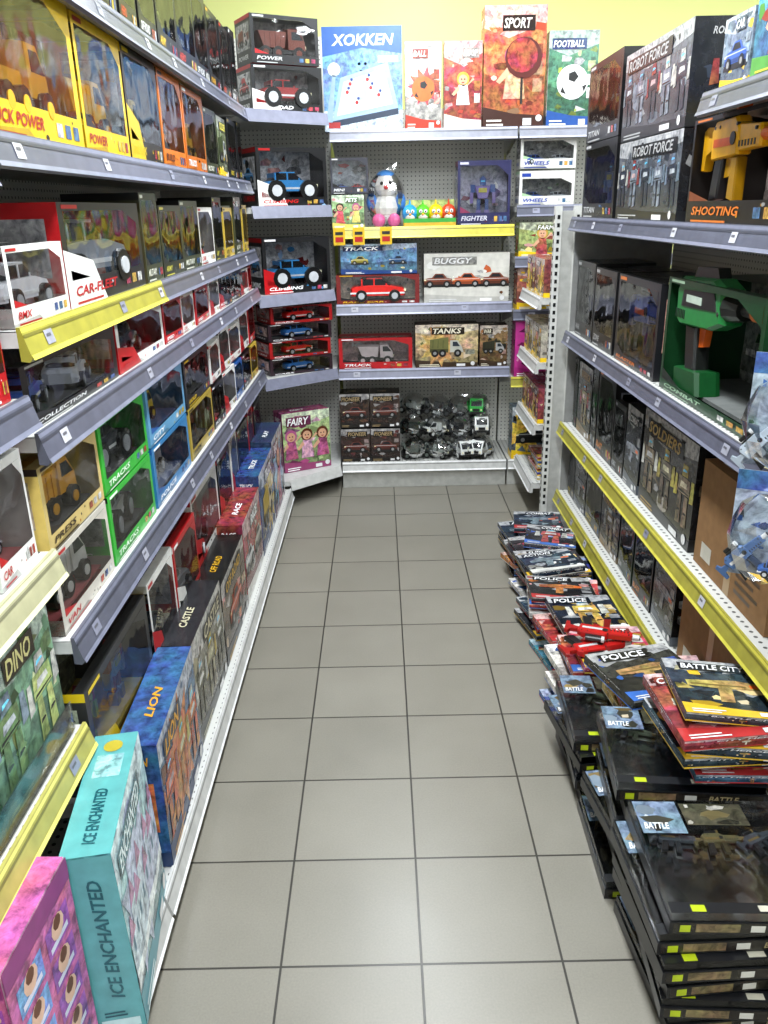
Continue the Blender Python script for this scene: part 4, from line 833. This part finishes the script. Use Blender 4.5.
def tray(w_, d_, h_):
    mb = MB(); mb.box(-w_/2, 0, 0, w_/2, d_, h_*.55, '#16171a', CARD)
    cv = Cv(mb, 'top', w_, d_, h_*.55); cv.busy(.05, .08, .95, .6, 16, ['#4a4838', '#2e3330', '#6a6048', '#1c1e20', '#34404a'], .2, .14)
    for i in range(3):
        c_ = random.choice(['#5a5438', '#4a5440', '#6a5c3a', '#3c4248'])
        mb.M = Matrix.Translation((-w_*.3+i*w_*.3, d_*random.uniform(.5, .6), h_*.7)) @ Matrix.Rotation(random.uniform(-.5, .5), 4, 'Z') @ Matrix.Rotation(H90, 4, 'X') @ Matrix.Scale(-1, 4, (0, 0, 1)); t_gun(mb, w_*random.uniform(.28, .36), c_, '#6a5a34')
    mb.M = Matrix()
    mb.box(-w_/2+.003, .003, h_*.56, w_/2-.003, d_-.003, h_*.98, '#ffffff', FILM)
    cv = Cv(mb, 'top', w_, d_, h_); cv.rect(.02, .66, .3, .97, '#6a8096', .2, PHOTO); cv.text('BATTLE', .04, .7, .2, .76, '#e8e8e8', 1.4); cv.rect(.0, .0, 1, .08, '#1a1b1e', .2)
    cv.busy(.03, .68, .29, .95, 6, ['#a08850', '#8a9aa8', '#3a3a30'], .4, .08)
    cv.rect(.32, .74, .72, .95, '#4a4838', .2, PHOTO); cv.busy(.33, .75, .71, .94, 8, ['#6a6040', '#3a3a30', '#888070'], .4, .05)
    cv.rect(.12, .01, .2, .06, '#b6c820', .6); cv.rect(.5, .015, .6, .06, '#c8c4b0', .6)
    f = Cv(mb, 'front', w_, d_, h_); f.rect(.02, .06, .98, .52, '#2a2620', .8, PHOTO); f.rect(.15, .1, .4, .48, '#7a6844', 1, PHOTO); f.rect(.46, .12, .54, .42, '#d8d6cc', 1); f.rect(.06, .1, .12, .42, '#b6c820', 1); f.text('BATTLE', .62, .15, .82, .42, '#a09068', 1.4)
    return mb
for yc, n_ in ((1.25, 6), (1.58, 6), (1.9, 4)):
    z = .001
    for i in range(n_):
        tray(.32, .3, .05).obj('toy_weapon_set_pack', loc=(.665+random.uniform(-.025, .025), yc-.15+random.uniform(-.02, .02), z), rot=random.uniform(-.12, .12), tilt=(random.uniform(-.02, .02) if i else 0)); z += .0525
pile(.77, 1.57, .28, .26, 6, (.02, .028), 'flat_toy_box', [('#2a4c74', 'robot', '#b98a3a'), ('#30404a', 'gun', '#a8904a'), ('#3a6080', 'robot', '#b0743a'), ('#a03a30', 'gun', '#d0c8b8')], z0=.322, rr=.3, titles=('BATTLE CITY', 'CITY HEROES'), tl=.08)
pile(.74, 1.9, .26, .24, 4, (.02, .028), 'flat_toy_box', [('#3a3a34', 'gun', '#a88a4a'), ('#c8a860', 'truck', '#3a3a2a'), ('#a83a30', 'gun', '#d8d8d8')], z0=.215, rr=.6, tl=.1)

# bagged toys hanging on a clip strip near the shelf end
def blister(col, col2, h_):
    mb = MB(); mb.box(-.07, 0, 0, .07, .002, h_, '#8f9db0', CARD); cv = Cv(mb, 'front', .14, .002, h_)
    cv.rect(0, 0, 1, 1, '#98a6b6', 1, PHOTO); cv.rect(0, .82, 1, 1, '#2a5a98', 2, PHOTO); cv.busy(.03, .05, .97, .8, 12, [col, '#c8d4e0', '#4a5a6a'], 1.5, .1)
    mb.M = Matrix.Translation((0, -.02, .02)) @ Matrix.Rotation(-.9, 4, 'Y'); t_gun(mb, h_*.55, col2, '#d8d8d8')
    mb.M = Matrix.Translation((.025, -.03, .02)); t_car(mb, .07, col); mb.M = Matrix()
    mb.sph((0, -.022, h_*.42), .5, '#ffffff', FILM, sx=.15, sy=.07, sz=h_*.86, jit=.05)
    mb.box(-.005, .003, h_-.01, .005, .005, h_+.08, '#d8d8d8', CARD); return mb
blister('#3a6ab0', '#b8c4d0', .22).obj('blister_pack_toy', loc=(.77, 1.5, 1.02), rot=-.6)
blister('#2f5fa8', '#4a6a9a', .22).obj('blister_pack_toy', loc=(.755, 1.47, .80), rot=-.5)

# ---------------------------------------------------------------- camera
cam = bpy.data.cameras.new('camera'); co = bpy.data.objects.new('camera', cam); scene.collection.objects.link(co)
cam.sensor_fit = 'VERTICAL'; cam.sensor_height = 36; cam.lens = 811/1024*36; cam.clip_start = .02
co.matrix_world = Matrix.Translation((0, 0, 1.51)) @ Matrix.Rotation(H90-math.radians(20.6), 4, 'X') @ Matrix.Rotation(-math.radians(1.2), 4, 'Z')
scene.camera = co
print('objects', len(bpy.data.objects))
